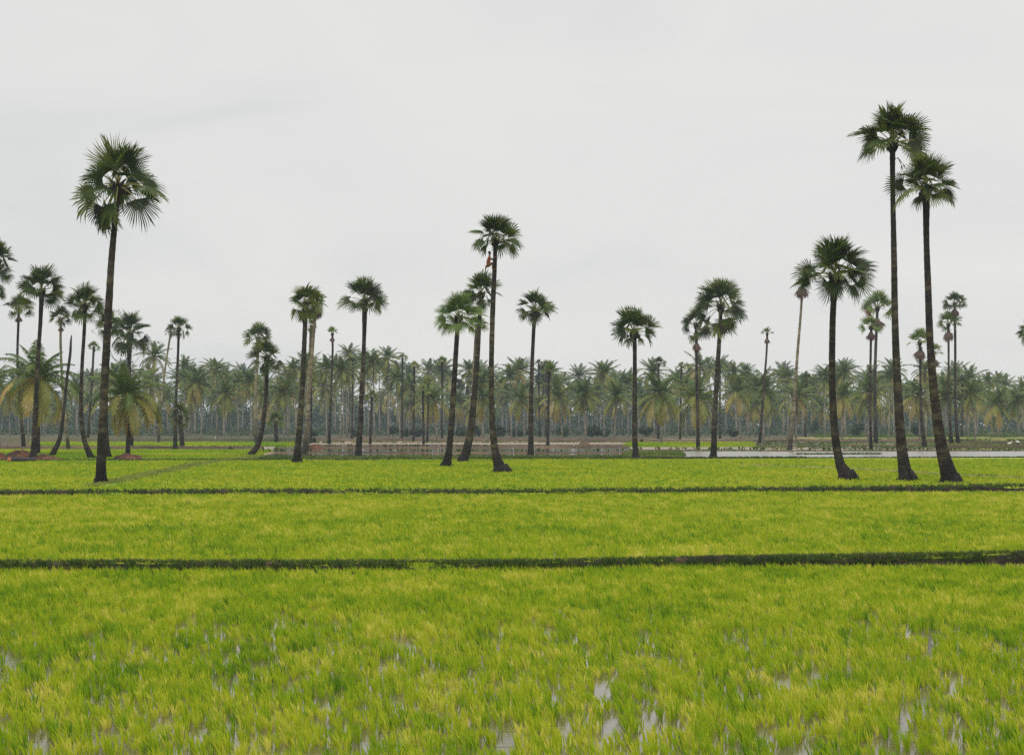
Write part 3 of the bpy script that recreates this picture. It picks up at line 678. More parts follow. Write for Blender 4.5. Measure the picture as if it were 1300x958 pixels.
g = Geo()
rn = np.random.default_rng(11)
for j in range(420):     # far palms seen only as one mass
    Y = 780 + 420 * rn.random(); x = (rn.random() - .5) * 0.72 * Y
    hgt = rn.uniform(10, 19); L = rn.uniform(3.5, 4.8)
    tube(g, [(x, Y, 0), (x + rn.uniform(-.5, .5), Y, hgt * .5), (x + rn.uniform(-1, 1), Y, hgt)], [.2, .16, .14], 4, 1, .5)
    c = g.V[-1][-1]
    for q in range(15):
        az = q * 2.4 + rn.uniform(-.2, .2); e = math.radians(75 - 125 * q / 15)
        P = [np.array(c)]; 
        for s in range(3):
            ee = e - .55 * s
            P.append(P[-1] + L / 3 * np.array([math.cos(ee) * math.cos(az), math.cos(ee) * math.sin(az), math.sin(ee)]))
        sd = np.array([-math.sin(az), math.cos(az), 0]) * .42; dn = np.array([0, 0, -.35])
        V = [P[0], P[1] + sd + dn, P[1] - sd + dn, P[1], P[2] + sd + dn, P[2] - sd + dn, P[2], P[3]]
        g.add(V, [(0, 3, 1), (0, 2, 3), (1, 3, 6), (1, 6, 4), (3, 2, 5), (3, 5, 6), (4, 6, 7), (6, 5, 7)], 0, .25)
for j in range(1500):
    Y = 745 + 300 * rn.random(); x = (rn.random() - .5) * 0.7 * Y
    leaf_cloud(g, (x, Y, rn.uniform(1, 8.5)), (rn.uniform(5, 9), 4, rn.uniform(3, 5)), 70, .95, rn, .15)
o = link('far_woods', g.mesh('far_woods', [M['scrub'], M['bark_coco']]))
tag(o, 'bluish far palm woods seen through the hazy grove', 'woods', kind='stuff')

g = Geo()
for j in range(1300):
    Y = rn.uniform(480, 740); x = (rn.random() - .5) * 0.66 * Y
    
    leaf_cloud(g, (x, Y, rn.uniform(.1, 1.0)), (rn.uniform(1.5, 5), 1.5, rn.uniform(.5, 2.0)), 40, .42, rn, rn.uniform(.1, .6))
o = link('undergrowth', g.mesh('undergrowth', [M['scrub']]))
tag(o, 'low dark undergrowth between the grove trunks', 'undergrowth', kind='stuff')

BUSH = [(499, 545, 8, 'dark broad-leaved bush left of the pond fan palms'), (517, 547, 9, 'dark bush on the bank at the pond fan palms'), (531, 546, 8, 'yellow-green bush right of the low bright fan palm'),
        (588, 545, 9, 'dark green bush behind the bright-crowned palm foot'), (603, 544, 8, 'leafy bush behind the thick-footed palm'), (635, 543, 8, 'bush seen right of the climbed trunk'),
        (652, 547, 8, 'dark bush left of the slim straight palm foot'), (667, 548, 7, 'small dark bush touching the slim straight palm foot'), (715, 545, 9, 'bush under the wide yellow fronds over the pond'),
        (752, 543, 10, 'blue-green bush behind the islet palm'), (765, 548, 8, 'low bush right of the islet palm'), (819, 545, 11, 'dark teal bush right of the upright dark-trunked palm'),
        (930, 547, 7, 'small bush under the orange-cloaked coconut palm'), (1036, 537, 9, 'bright yellow-green shrub left of the wide-crowned palm trunk'), (1088, 541, 9, 'bright green shrub right of the wide-crowned palm trunk'),
        (1163, 541, 8, 'bluish bush left of the second tallest right trunk'), (450, 546, 7, 'bush left of the lone straight palm foot'), (395, 548, 8, 'small bush at the tight trio feet')]
for j, (x, y, rp, lab) in enumerate(BUSH):
    by = 554.5 if y > 540 else 551.5
    b = at(x, by); k = b.y / F; R_ = rp * k
    root = empty('bush', (b.x, b.y, 0)); tag(root, lab, 'bush', 'bushes on the far bank')
    g = Geo()
    zc = H0 - (y - HOR) * k
    for q in range(7):
        leaf_cloud(g, (rn.uniform(-.7, .7) * R_, rn.uniform(-.5, .5) * R_, zc * rn.uniform(.35, 1.05)), (R_ * .55, R_ * .5, zc * .42), 110, .34, rn, .55 if 'yellow' in lab or 'bright' in lab else .25)
    link('foliage', g.mesh('foliage', [M['scrub']]), root)
    g = Geo()
    for q in range(5):
        a = q * 1.3; tube(g, [(0, 0, -.05), (math.cos(a) * .2 * R_, math.sin(a) * .2 * R_, zc * .5), (math.cos(a) * .5 * R_, math.sin(a) * .4 * R_, zc)], [.06, .045, .02], 5, 0, .4)
    link('stem', g.mesh('stem', [M['twig']]), root)

SHADE = [(1221, 489, 12, 'round broad-leaved tree right of the twin thin palms'), (1023, 486, 11, 'blue-green broad-leaved tree left of the wide-crowned palm trunk'), (690, 474, 11, 'dark leafy tree top behind the middle pond'),
         (588, 486, 10, 'leafy tree between the bright-crowned and thick-footed palm trunks'), (243, 496, 11, 'leafy tree low behind the thin round-crowned palm'), (655, 488, 10, 'leafy tree just left of the slim straight palm'),
         (876, 492, 10, 'leafy tree behind the ball-skirted palm stem'), (1146, 492, 12, 'leafy tree between the two tallest right trunks'), (512, 492, 11, 'leafy tree left of the pond fan palms')]
for j, (x, y, rp, lab) in enumerate(SHADE):
    Yt = 455 + 12 * j; k = Yt / F; R_ = rp * k; zc = H0 - (y - HOR) * k
    root = empty('shade_tree', ((x - 650) * k, Yt, 0)); tag(root, lab, 'tree', 'broad-leaved trees in the grove')
    g = Geo()
    for q in range(12):
        leaf_cloud(g, (rn.uniform(-.8, .8) * R_, rn.uniform(-.7, .7) * R_, zc + rn.uniform(-1.3, .9) * R_), (R_ * .42, R_ * .42, R_ * .34), 130, .30, rn, rn.uniform(.12, .5))
    link('crown', g.mesh('crown', [M['scrub']]), root)
    g = Geo(); tube(g, [(0, 0, -.1), (.2, 0, zc * .35), (-.1, .1, zc * .7), (0, 0, zc)], [.26, .2, .15, .08], 8, 0, .4)
    for q in range(5):
        a = q * 1.26; tube(g, [(0, 0, zc * .62), (math.cos(a) * .4 * R_, math.sin(a) * .4 * R_, zc * .85), (math.cos(a) * .8 * R_, math.sin(a) * .7 * R_, zc + .3 * R_)], [.12, .08, .03], 5, 0, .4)
    link('trunk', g.mesh('trunk', [M['twig']]), root)

# thin broad-leaved tree behind the shaggy coconut
b = at(176, 556); k = b.y / F
root = empty('sparse_tree', (b.x, b.y, 0)); tag(root, 'thin-leaved twiggy tree behind the shaggy coconut palm', 'tree')
g = Geo(); lg = Geo(); rr = random.Random(21)
def limb(p, d, l, w, dep):
    P = [np.array(p)]
    for s in range(4):
        d = d + np.array([rr.uniform(-.25, .25), rr.uniform(-.25, .25), rr.uniform(-.05, .2)]); d /= np.linalg.norm(d)
        P.append(P[-1] + d * l / 4)
    tube(g, P, np.linspace(w, w * .55, 5), 5, 0, .4)
    if dep == 0:
        leaf_cloud(lg, P[-1], (.8, .8, .6), 26, .17, rn, .7); return
    for s in range(3):
        dd = d + np.array([rr.uniform(-.9, .9), rr.uniform(-.9, .9), rr.uniform(-.1, .6)]); dd /= np.linalg.norm(dd)
        limb(P[-1] if s else P[3], dd, l * .62, w * .5, dep - 1)
limb((0, 0, -.1), np.array([0, 0, 1.0]), (H0 - (480 - HOR) * k), .22, 3)
link('trunk', g.mesh('trunk', [M['twig']]), root); link('crown', lg.mesh('crown', [M['scrub']]), root)

# ------------------------------------------------------------------ ground
def grid_strip(name, poly, z, mat, label=None, kind='structure', attrs=None):
    P = [at(x, y, 0) for x, y in poly]
    me = bpy.data.meshes.new(name)
    me.from_pydata([(p.x, p.y, z) for p in P], [], [list(range(len(P)))])
    me.materials.append(M[mat]); me.update()
    if me.polygons[0].normal.z < 0: me.flip_normals()
    o = link(name, me); tag(o, label, None, None, kind); return o

me = bpy.data.meshes.new('ground')
me.from_pydata([(-1500, -60, -.06), (1500, -60, -.06), (1500, 2400, -.06), (-1500, 2400, -.06)], [], [(0, 1, 2, 3)])
me.materials.append(M['earth']); tag(link('ground', me), 'brown and green open farmland', None, None, 'structure')

def line(pts, z):
    """photo pixel line of a bund crest -> arrays X, Y"""
    W = [at(x, y, z) for x, y in pts]
    return np.array([w.x for w in W]), np.array([w.y for w in W])

ZA, ZB, ZD = 0.28, 0.27, 0.24
LA = line([(-900, 716), (0, 712), (200, 712), (400, 712), (650, 711.5), (800, 709), (1000, 705), (1150, 703), (1300, 700), (2200, 690)], ZA)
LB = line([(-500, 626), (0, 624), (330, 622.5), (650, 623), (850, 621), (970, 620), (1150, 618), (1300, 615.5), (1700, 612)], ZB)
LD = line([(-300, 583.5), (230, 583), (330, 582.5), (640, 581.5), (800, 581), (850, 580.2), (1300, 578.8), (1600, 578)], ZD)
bndA = lambda X: np.interp(X, *LA); bndB = lambda X: np.interp(X, *LB); bndD = lambda X: np.interp(X, *LD)

def bund(name, LX, LY, w, h, x0, x1, mat, seed, label, step=.12, gaps=None, rough=1.0, base=-.05):
    xs = np.arange(x0, x1, step); ys = np.interp(xs, LX, LY)
    ys = ys + (fbm(xs / 3.0, xs * 0 + seed, 1) - .5) * w * 1.0
    prof = [(-1.0, 0.0), (-.78, .35), (-.55, .85), (-.25, 1.0), (.1, 1.02), (.45, .9), (.75, .45), (1.0, 0.0)]
    V = []; n = len(xs); m = len(prof)
    amp = .75 + .5 * fbm(xs / 1.6, xs * 0 + seed * 3.1, 3)
    if gaps is not None: amp = amp * gaps(xs)
    for j, (u, v) in enumerate(prof):
        nz = (vn(xs * 2.3, xs * 0 + j * 1.7 + seed, 4) - .5) * rough; n2 = (vn(xs * 6.1, xs * 0 + j * 2.3 + seed, 5) - .5) * rough
        yy = ys + u * w + nz * w * .25
        zz = base + (h - base) * v * amp + (nz * .25 + n2 * .22) * h * (v > 0)
        V.append(np.stack([xs, yy, zz], 1))
    V = np.stack(V, 1).reshape(-1, 3)
    i = np.arange(n - 1)[:, None] * m + np.arange(m - 1)[None, :]; i = i.ravel()
    T = np.concatenate([np.stack([i, i + m, i + m + 1], 1), np.stack([i, i + m + 1, i + 1], 1)])
    o = link(name, mesh_np(name, V, T, [M[mat]], smooth=True))
    tag(o, label, None, None, 'structure'); return o

bund('field_bund', *LA, .27, .30, -26, 26, 'mudbund', 1.3, 'nearest dark mud bund between rice plots',
     gaps=lambda x: np.clip(.35 + 1.3 * vn(x * .9, x * 0 + 4.2, 1), .4, .84))
bund('field_bund', *LB, .26, .28, -34, 36, 'mudbund', 5.3, 'second dark mud bund between rice plots',
     gaps=lambda x: np.where((x > .3) & (x < 1.6), .3, 1.0) * np.clip(.35 + 1.7 * vn(x * .7, x * 0 + 8.2, 1), .35, 1.0), step=.15)
gD = lambda x: np.where((x > -31) & (x < -26), .2, np.where(x > 22, .7, 1.0))
bund('field_bund', *LD, .5, .24, -62, 62, 'mudbund', 9.3, 'grassy dark bund at the pond edge', step=.25, gaps=gD)

# water in the plots under the rice
def sheet(name, lo, hi, z, mat, label, n=40):
    """lo, hi: Y at left..right as functions of X"""
    def edge(f, Yg):
        xs = np.linspace(-.36 * Yg - 8, .36 * Yg + 8, n); return np.stack([xs, f(xs), xs * 0 + z], 1)
    A = edge(lo[0], lo[1]); B = edge(hi[0], hi[1])
    V = np.concatenate([A, B]); i = np.arange(n - 1)
    T = np.concatenate([np.stack([i, i + 1, i + n + 1], 1), np.stack([i, i + n + 1, i + n], 1)])
    o = link(name, mesh_np(name, V, T, [M[mat]])); tag(o, label, None, None, 'structure')
sheet('paddy_water', (lambda x: x * 0 + 9.0, 30), (bndA, 42), 0.0, 'paddywater', 'flooded water of the nearest rice plot')
sheet('paddy_water', (bndA, 42), (bndB, 86), 0.0, 'paddywater', 'flooded water of the second rice plot')
sheet('rice_bed', (bndB, 86), (bndD, 165), 0.10, 'ricebed', 'bed of the third rice plot')

# ------------------------------------------------------------------ rice
def blades(px, py, pz, h, nb, w, tint, r, lean=(-.10, 0.0), spread=.55, rad=.03):
    """clumps of bent pointed blades; returns V,T,tint"""
    n = len(px)
    rep = lambda a: np.repeat(a, nb)
    az = r.uniform(0, 2 * np.pi, n * nb)
    rr_ = r.uniform(0, 1, n * nb) * rad
    X = rep(px) + np.cos(az) * rr_; Y = rep(py) + np.sin(az) * rr_; Z = rep(pz)
    hh = rep(h) * r.uniform(.6, 1.1, n * nb)
    sp = spread * r.uniform(.15, 1.0, n * nb) * hh
    dx = np.cos(az) * sp + lean[0] * hh * 1.6; dy = np.sin(az) * sp + lean[1] * hh
    fa = r.uniform(-.9, .9, n * nb); ww = w * r.uniform(.7, 1.3, n * nb)
    wx, wy = np.cos(fa) * ww, np.sin(fa) * ww
    V = np.empty((n * nb, 5, 3), np.float32)
    V[:, 0] = np.stack([X - wx * .6, Y - wy * .6, Z], 1); V[:, 1] = np.stack([X + wx * .6, Y + wy * .6, Z], 1)
    mx, my, mz = X + dx * .4, Y + dy * .4, Z + hh * .6
    V[:, 2] = np.stack([mx - wx, my - wy, mz], 1); V[:, 3] = np.stack([mx + wx, my + wy, mz], 1)
    V[:, 4] = np.stack([X + dx, Y + dy, Z + hh], 1)
    b = np.arange(n * nb)[:, None] * 5
    T = np.concatenate([b + [0, 1, 3], b + [0, 3, 2], b + [2, 3, 4]])
    t = np.repeat(np.clip(rep(tint) + r.uniform(-.12, .12, n * nb), 0, 1), 5)
    return V.reshape(-1, 3), T, t

def field(y0, y1, sp, keep, margin=5.0, side=.285, jit=.45):
    ys = np.arange(y0, y1, sp); out = []
    for k_, y in enumerate(ys):
        hw = side * y + margin
        xs = np.arange(-hw, hw, sp) + (k_ % 2) * sp * .5
        out.append(np.stack([xs, np.full_like(xs, y)], 1))
    P = np.concatenate(out); P = P + rng.uniform(-jit, jit, P.shape) * sp
    return P[keep(P[:, 0], P[:, 1])]

def rice(name, P, h, nb, w, label, mat='rice', gapt=.0, spread=.55, rad=.03, z=0.0, dt=0.0, lean=(-.10, 0)):
    x, y = P[:, 0], P[:, 1]
    if gapt > 0:
        gn = fbm(x / .8, y / 1.2, 0) * .25 + vn(x / .20, y / .42, 1) * .75
        lg_ = fbm(x / 7, y / 10, 2)
        thr = gapt * (.55 + .75 * lg_) * np.clip((42 - y) / 11, .45, 1.0)
        keep = (gn > thr); P = P[keep]; x, y = P[:, 0], P[:, 1]
    big = fbm(x / 9, y / 14, 3); med = fbm(x / 1.6, y / 3.2, 4); sm = vn(x / .45, y / .9, 5)
    tint = .46 + dt + (big - .5) * .30 + (med - .5) * .26 + (sm - .5) * .5 + rng.normal(0, .17, len(x))
    hh = h * (.72 + .35 * med + .3 * (1 - tint)) * rng.uniform(.65, 1.2, len(x))
    V, T, t = blades(x, y, np.full(len(x), z), hh, nb, w, np.clip(tint, 0, 1), rng, spread=spread, rad=rad, lean=lean)
    o = link(name, mesh_np(name, V, T, [M[mat]], None, {'tint': t}))
    tag(o, label, 'rice', kind='stuff')

P1 = field(14, 45, .132, lambda x, y: (y < bndA(x) - .24))
rice('rice_plants', P1, .19, 8, .0062, 'tufted young rice in the nearest flooded plot', gapt=.505, rad=.03, lean=(-.13, 0), dt=.09, spread=.45)
P2 = field(38, 92, .22, lambda x, y: (y > bndA(x) + .3) & (y < bndB(x) - .4))
rice('rice_plants', P2, .225, 7, .0095, 'yellow-green rice in the plot between the two dark bunds', gapt=.27, rad=.07, dt=.10, lean=(-.12, 0))
_pp = [at(118, 618, .1), at(200, 601, .1), at(262, 588, .1), at(334, 579, .1)]
pathX = np.array([p.x for p in _pp]); pathY = np.array([p.y for p in _pp])
onpath = lambda x, y: (abs(x - np.interp(y, pathY, pathX)) < .65 + .25 * np.sin(y)) & (y > pathY[0]) & (y < pathY[-1])
L5 = line([(940, 588), (1100, 594), (1200, 600), (1330, 606), (1500, 612)], .25)
P3 = field(80, 172, .42, lambda x, y: (y > bndB(x) + .3) & (y < bndD(x) - .5) & ~onpath(x, y) & ~((abs(y - np.interp(x, *L5)) < .9) & (x > L5[0][0])), side=.29)
rice('rice_plants', P3, .22, 6, .022, 'smooth bright green rice in the plot where the tall palms stand', rad=.20, z=.03, dt=.05, spread=.7, mat='rice_far')
bund('field_bund', *L5, .5, .22, L5[0][0], L5[0][-1], 'turf_dull', 11.3, 'faint low bund crossing the third rice plot at right', step=.3)

# low grassy path running diagonally
ys = np.linspace(pathY[0], pathY[-1], 60); xs = np.interp(ys, pathY, pathX)
V = []
for q, (u, zz) in enumerate(((-.9, .08), (-.45, .15), (0, .18), (.45, .15), (.9, .08))):
    V.append(np.stack([xs + u + (vn(ys * .5, ys * 0 + q) - .5) * .5, ys, xs * 0 + zz + (vn(ys * 1.5, ys * 0 + q, 2) - .5) * .06], 1))
V = np.stack(V, 1).reshape(-1, 3); i = (np.arange(59)[:, None] * 5 + np.arange(4)[None]).ravel()
o = link('field_path', mesh_np('field_path', V, np.concatenate([np.stack([i, i + 6, i + 5], 1), np.stack([i, i + 1, i + 6], 1)]), [M['turf']], smooth=True))
tag(o, 'pale grassy track slanting through the rice', None, None, 'structure')

# grass and weeds on bunds, banks and tracks
GV, GT, GA = [], [], []; gn_ = 0
def weeds(x, y, z, h, nb, w, tint, spread=.8, rad=.06):
    global gn_
    V, T, t = blades(x, y, z, h, nb, w, tint, rng, spread=spread, rad=rad)
    GV.append(V); GT.append(T + gn_); GA.append(t); gn_ += len(V)
YV, YT, YA = [], [], []; yn_ = 0
def young(x, y, z, h, nb, w, tint, spread=.8, rad=.06):
    global yn_
    V, T, t = blades(x, y, z, h, nb, w, tint - .18, rng, spread=spread, rad=rad)
    YV.append(V); YT.append(T + yn_); YA.append(t); yn_ += len(V)
def along(LX, LY, x0, x1, dens, off, zt, h, nb, w, tm, clump=.5, ts=.2):
    n = int((x1 - x0) * dens); x = rng.uniform(x0, x1, n)
    k_ = fbm(x / .9, x * 0 + off * 9, 3) + .35 * vn(x * 2.5, x * 0, 4) > clump + rng.uniform(-.28, .22, n); x = x[k_]; n = len(x)
    y = np.interp(x, LX, LY) + rng.uniform(-.15, .15, n) + off
    weeds(x, y, np.full(n, zt), h * rng.uniform(.5, 1.25, n), nb, w, np.clip(tm + rng.normal(0, ts, n), 0, 1))
along(*LA, -16, 16, 34, -.30, .18, .17, 6, .007, .22, clump=.62)
along(*LA, -16, 16, 130, .0, .20, .12, 6, .006, .45, clump=.72)
along(*LA, -16, 16, 90, -.18, .12, .10, 6, .006, .28, clump=.65)
along(*LA, -16, 16, 70, .12, .24, .10, 6, .007, .62, clump=.4)
along(*LB, -28, 29, 20, -.26, .18, .16, 5, .012, .25, clump=.6)
along(*LB, -28, 29, 70, .05, .22, .09, 5, .010, .40, clump=.62)
along(*LB, -28, 29, 26, .28, .26, .16, 5, .012, .6, clump=.4)
along(*LD, -56, 28, 26, -.4, .05, .18, 6, .022, .12, clump=.3)
along(*LD, -56, 28, 26, .1, .20, .12, 6, .022, .3, clump=.4)
along(*LD, 8, 60, 50, .1, .08, .16, 6, .025, .6, clump=.3)
along(*L5, L5[0][0], L5[0][-1], 8, 0, .15, .16, 5, .02, .5, clump=.4)
n = 2200; y = rng.uniform(pathY[0], pathY[-1], n); x = np.interp(y, pathY, pathX) + rng.normal(0, .4, n)
weeds(x, y, np.full(n, .15), .14 * rng.uniform(.5, 1.3, n), 4, .02, np.clip(1.0 + rng.normal(0, .2, n), 0, 1), rad=.2)

# ------------------------------------------------------------------ strips, ponds and banks behind the rice
grid_strip('grass_field', [(-400, 584), (318, 583.5), (300, 580.5), (345, 571.5), (230, 571), (-400, 571)], -.02, 'turf', 'bright green plot behind the left palms')
grid_strip('mud_flat', [(-400, 571), (345, 571.2), (350, 567.2), (-400, 567.2)], -.02, 'mudflat', 'pinkish wet mud strip at left')
grid_strip('grass_field', [(42, 566), (372, 566), (372, 560.3), (36, 560.3)], -.02, 'turf', 'narrow bright green strip below the grove at left')
grid_strip('earth_bank', [(-400, 566.5), (44, 566.5), (38, 557), (-400, 557)], -.02, 'brown', 'brown ploughed earth at far left')
grid_strip('earth_track', [(243, 583.2), (322, 580), (350, 575.5), (345, 573.5), (262, 579.5)], .03, 'sand', 'pinkish bare earth track by the leaning palm')
grid_strip('pond', [(305, 583.5), (330, 576), (345, 571), (352, 565), (640, 564.2), (795, 564.5), (802, 570), (835, 576), (842, 582.5)], .0, 'pond', 'brown shallow pond in the middle')
grid_strip('mud_flat', [(392, 564.0), (800, 564.0), (812, 561.5), (700, 559.3), (400, 558.8)], -.01, 'sand', 'pale sandy flat behind the middle pond')
grid_strip('grass_field', [(790, 582.5), (868, 582), (866, 573), (815, 571.5), (796, 574)], .01, 'turf_dull', 'yellow-green grass spit between the ponds')
grid_strip('grass_field', [(790, 567), (958, 567), (955, 561.6), (800, 562)], -.015, 'turf', 'bright green strip right of the middle pond')
grid_strip('pond', [(845, 561.6), (957, 561.6), (957, 560.2), (850, 560.2)], .0, 'pond', 'thin water sliver behind the green strip')
grid_strip('mud_flat', [(800, 571.4), (1600, 571), (1600, 566), (800, 566.5)], -.02, 'mudflat', 'wet mud strip behind the right pond')
grid_strip('mud_flat', [(958, 567), (1205, 567), (1200, 560), (957, 560.5)], -.015, 'mudflat', 'pinkish mud flat around the leaning pale trunk')
grid_strip('pond', [(858, 583), (866, 571.8), (1600, 571.4), (1600, 583)], .0, 'pondlight', 'bright pond on the right reflecting the sky')
grid_strip('grass_field', [(1205, 570.5), (1700, 571), (1700, 560), (1202, 560)], -.015, 'turf_dull', 'dull green and brown plot at right')
grid_strip('grass_field', [(1040, 559.6), (1700, 559.6), (1700, 549), (1030, 549)], -.02, 'turf_dull', 'far green and brown plots at right')
grid_strip('grove_floor', [(-700, 556), (1000, 556), (1060, 552), (2000, 550), (2000, 540.5), (-700, 540.5)], -.03, 'grovefloor', 'dark littered ground under the grove')
grid_strip('grass_field', [(1110, 558), (1250, 558.4), (1230, 555), (1120, 555)], .0, 'turf', 'small far green patch right of the tallest palm')

def ridge(x0, x1, y, h, w, mat, seed, label, y2=None, bump_=1.0):
    LX, LY = line([(x0, y), (x1, y2 or y)], h)
    o = bund('earth_ridge', LX, LY, w, h, LX[0], LX[1], mat, seed, label, step=max(.25, (LX[1] - LX[0]) / 400), rough=.8)
    return LX, LY
R1 = ridge(-250, 335, 566.3, .35, 1.2, 'brown', 2.1, 'brown ridge below the left green strip')
R2 = ridge(322, 812, 573.4, .10, .5, 'brown', 3.1, 'thin mud ridge crossing the middle pond')
R3 = ridge(385, 640, 566.6, .16, 1.0, 'brown', 4.1, 'mud ridge at the far side of the middle pond')
R3b = ridge(630, 800, 565.8, .18, 1.0, 'brown', 4.6, 'dark ridge behind the fan palm in the middle pond')
R4 = ridge(800, 972, 570.2, .14, .7, 'brown', 5.1, 'brown ridge behind the right pond, left part')
R5 = ridge(965, 1600, 571.6, .12, .8, 'brown', 6.1, 'brown ridge behind the right pond, right part', 570.6)
R6 = ridge(960, 1205, 564.8, .2, 1.0, 'brown', 7.1, 'ridge across the pink mud flat')
R7 = ridge(395, 820, 556.2, .5, 5.0, 'brown', 8.1, 'brown bank under the grove, middle', None, .5)
R8 = ridge(815, 1200, 557.2, .45, 5.0, 'brown', 8.7, 'brown bank under the grove, right')
R9 = ridge(1190, 1600, 560.2, .4, 1.4, 'brown', 9.1, 'low ridge at far right')
R10 = ridge(1190, 1600, 565.2, .35, 1.1, 'brown', 9.6, 'low ridge behind the resting birds')
R11 = ridge(-250, 400, 555.6, .8, 4.0, 'grovefloor', 9.9, 'dark weedy bank under the left grove')
R12 = ridge(1000, 1700, 555.2, .5, 2.5, 'turf_dull', 10.9, 'weedy ridge among the far right plots')
for (LX, LY), dn, tm in ((R1, 5, .7), (R2, 2, .4), (R3, 2, .3), (R4, 4, .6), (R5, 2, .5), (R7, 3, .3), (R8, 3, .3), (R9, 4, .6), (R10, 4, .5), (R11, 12, .15), (R12, 5, .4)):
    along(LX, LY, LX[0], LX[1], dn, 0, .15, .35, 6, .05, tm, clump=.45)
# scattered tufts over the green strips
def scatter(poly, n, h, w, tm, nb=5):
    W = [at(x, y) for x, y in poly]; x0, x1 = min(p.x for p in W), max(p.x for p in W); y0, y1 = min(p.y for p in W), max(p.y for p in W)
    x = rng.uniform(x0, x1, n * 2); y = rng.uniform(y0, y1, n * 2); ins = np.zeros(len(x), bool)
    for a, b_ in zip(W, W[1:] + W[:1]):
        c = ((a.y > y) != (b_.y > y)) & (x < (b_.x - a.x) * (y - a.y) / (b_.y - a.y + 1e-9) + a.x); ins ^= c
    x, y = x[ins], y[ins]; m_ = len(x)
    (young if tm > .6 else weeds)(x, y, np.zeros(m_), h * rng.uniform(.5, 1.2, m_), nb, w, np.clip(tm + (fbm(x / 9, y / 20, 3) - .5) * .8 + rng.normal(0, .12, m_), 0, 1), rad=.4)
scatter([(-200, 584), (318, 583.5), (345, 571.5), (-200, 571)], 9000, .22, .04, .62)
scatter([(42, 566), (372, 566), (372, 560.3), (36, 560.3)], 5000, .25, .06, .62)
scatter([(790, 567), (958, 567), (955, 561.6), (800, 562)], 3000, .25, .06, .62)
scatter([(790, 582.5), (868, 582), (866, 573), (796, 574)], 1500, .25, .04, .6)
scatter([(1205, 570.5), (1500, 571), (1500, 560), (1202, 560)], 2500, .22, .06, .55)
scatter([(1040, 559.6), (1500, 559.6), (1500, 551), (1030, 551)], 5000, .4, .1, .5)
scatter([(395, 562.5), (810, 562), (800, 558.5), (400, 558.5)], 500, .2, .06, .45)
scatter([(958, 570), (1205, 570), (1200, 560.5), (958, 560.5)], 1300, .2, .06, .45)
scatter([(870, 572.6), (1500, 572.4), (1500, 571.6), (870, 572)], 500, .2, .05, .5)
scatter([(1010, 577), (1120, 576.6), (1115, 575.4), (1015, 575.8)], 120, .16, .05, .5)
scatter([(318, 583), (840, 582), (838, 579.5), (318, 579.8)], 1800, .25, .04, .55)
o = link('rice_plants', mesh_np('rice_plants', np.concatenate(YV), np.concatenate(YT), [M['rice_far']], None, {'tint': np.concatenate(YA)}))
tag(o, 'short green rice in the far plots and strips by the ponds', 'rice', kind='stuff')
V = np.concatenate(GV); T = np.concatenate(GT)
o = link('grass', mesh_np('grass', V, T, [M['weed']], None, {'tint': np.concatenate(GA)}))
tag(o, 'weeds and grass tufts growing on bunds and banks', 'grass', kind='stuff')

# ------------------------------------------------------------------ mounds, log, birds
def mound(x, y, wpx, hpx, label, seed, mat='redearth'):
    b = at(x, y, 0.1); k = b.y / F
    A, Hh = wpx * k / 2, hpx * k
    nx, ny = 36, 18
    U, Wv = np.meshgrid(np.linspace(-1, 1, nx), np.linspace(-1, 1, ny), indexing='ij')
    rr_ = np.sqrt(U ** 2 + Wv ** 2)
    Z = np.clip(1 - rr_ ** 2, 0, 1) ** .8 * Hh * (.55 + .9 * fbm(U * 2.2 + seed, Wv * 2.2, 2)) + (vn(U * 9 + seed, Wv * 9, 3) - .5) * .22 * Hh * (rr_ < .95) - .08
    V = np.stack([U * A, Wv * A * .6, Z], -1).reshape(-1, 3)
    i = (np.arange(nx - 1)[:, None] * ny + np.arange(ny - 1)[None]).ravel()
    T = np.concatenate([np.stack([i, i + ny, i + ny + 1], 1), np.stack([i, i + ny + 1, i + 1], 1)])
    o = link('earth_mound', mesh_np('earth_mound', V, T, [M[mat]], smooth=True), loc=(b.x, b.y, 0))
    tag(o, label, 'mound', 'heaps of bare earth among the palms')
mound(24, 582, 46, 13, 'largest heap of red earth, behind the log at far left', 1.2)
mound(56, 583.5, 52, 8, 'red earth heap around the foot of the far left fan palm', 4.2)
mound(-4, 583, 34, 10, 'red earth heap cut by the left edge', 7.7)
mound(162, 582.5, 46, 8, 'red earth ring at the foot of the shaggy coconut palm', 9.1)
mound(293, 571, 9, 5, 'small dark earth clod on the wet strip left of the leaning palm', 12.1, 'mudbund')
mound(742, 563, 16, 4, 'tiny earth islet holding the pale-stemmed coconut palm', 14.1, 'brown')
mound(577, 580, 12, 5, 'small dark clod between the bright-crowned and thick-footed palms', 15.1, 'mudbund')
mound(1267, 559, 24, 5, 'weedy heap under the low golden coconut palm', 17.1, 'turf_dull')
mound(400, 568, 26, 5, 'low red earth heap right of the tight trio feet', 19.1)

b = at(12, 584, .3); k = b.y / F
root = empty('log', (b.x, b.y, 0.0)); tag(root, 'felled log with an orange sawn end lying against the red earth', 'log')
g = Geo(); Rl = 3.6 * k
P = [(0, 0, Rl + .1), (.3, .7, Rl + .1), (.8, 1.8, Rl + .05), (1.3, 3.0, Rl)]
tube(g, P, [Rl, Rl * 1.04, Rl * .97, Rl * .9], 14, 0, [.4, .5, .6, .5], cap=True)
link('bark', g.mesh('bark', [M['hollow']], smooth=True), root)
g = Geo(); d = np.array([-.394, -.919, 0]); P0 = np.array([0, 0, Rl + .1])
tube(g, [P0 + d * .012, P0 + d * .05], [Rl * .93, Rl * .86], 14, 0, .5, cap=True)
link('sawn_end', g.mesh('sawn_end', [M['cutwood']]), root)

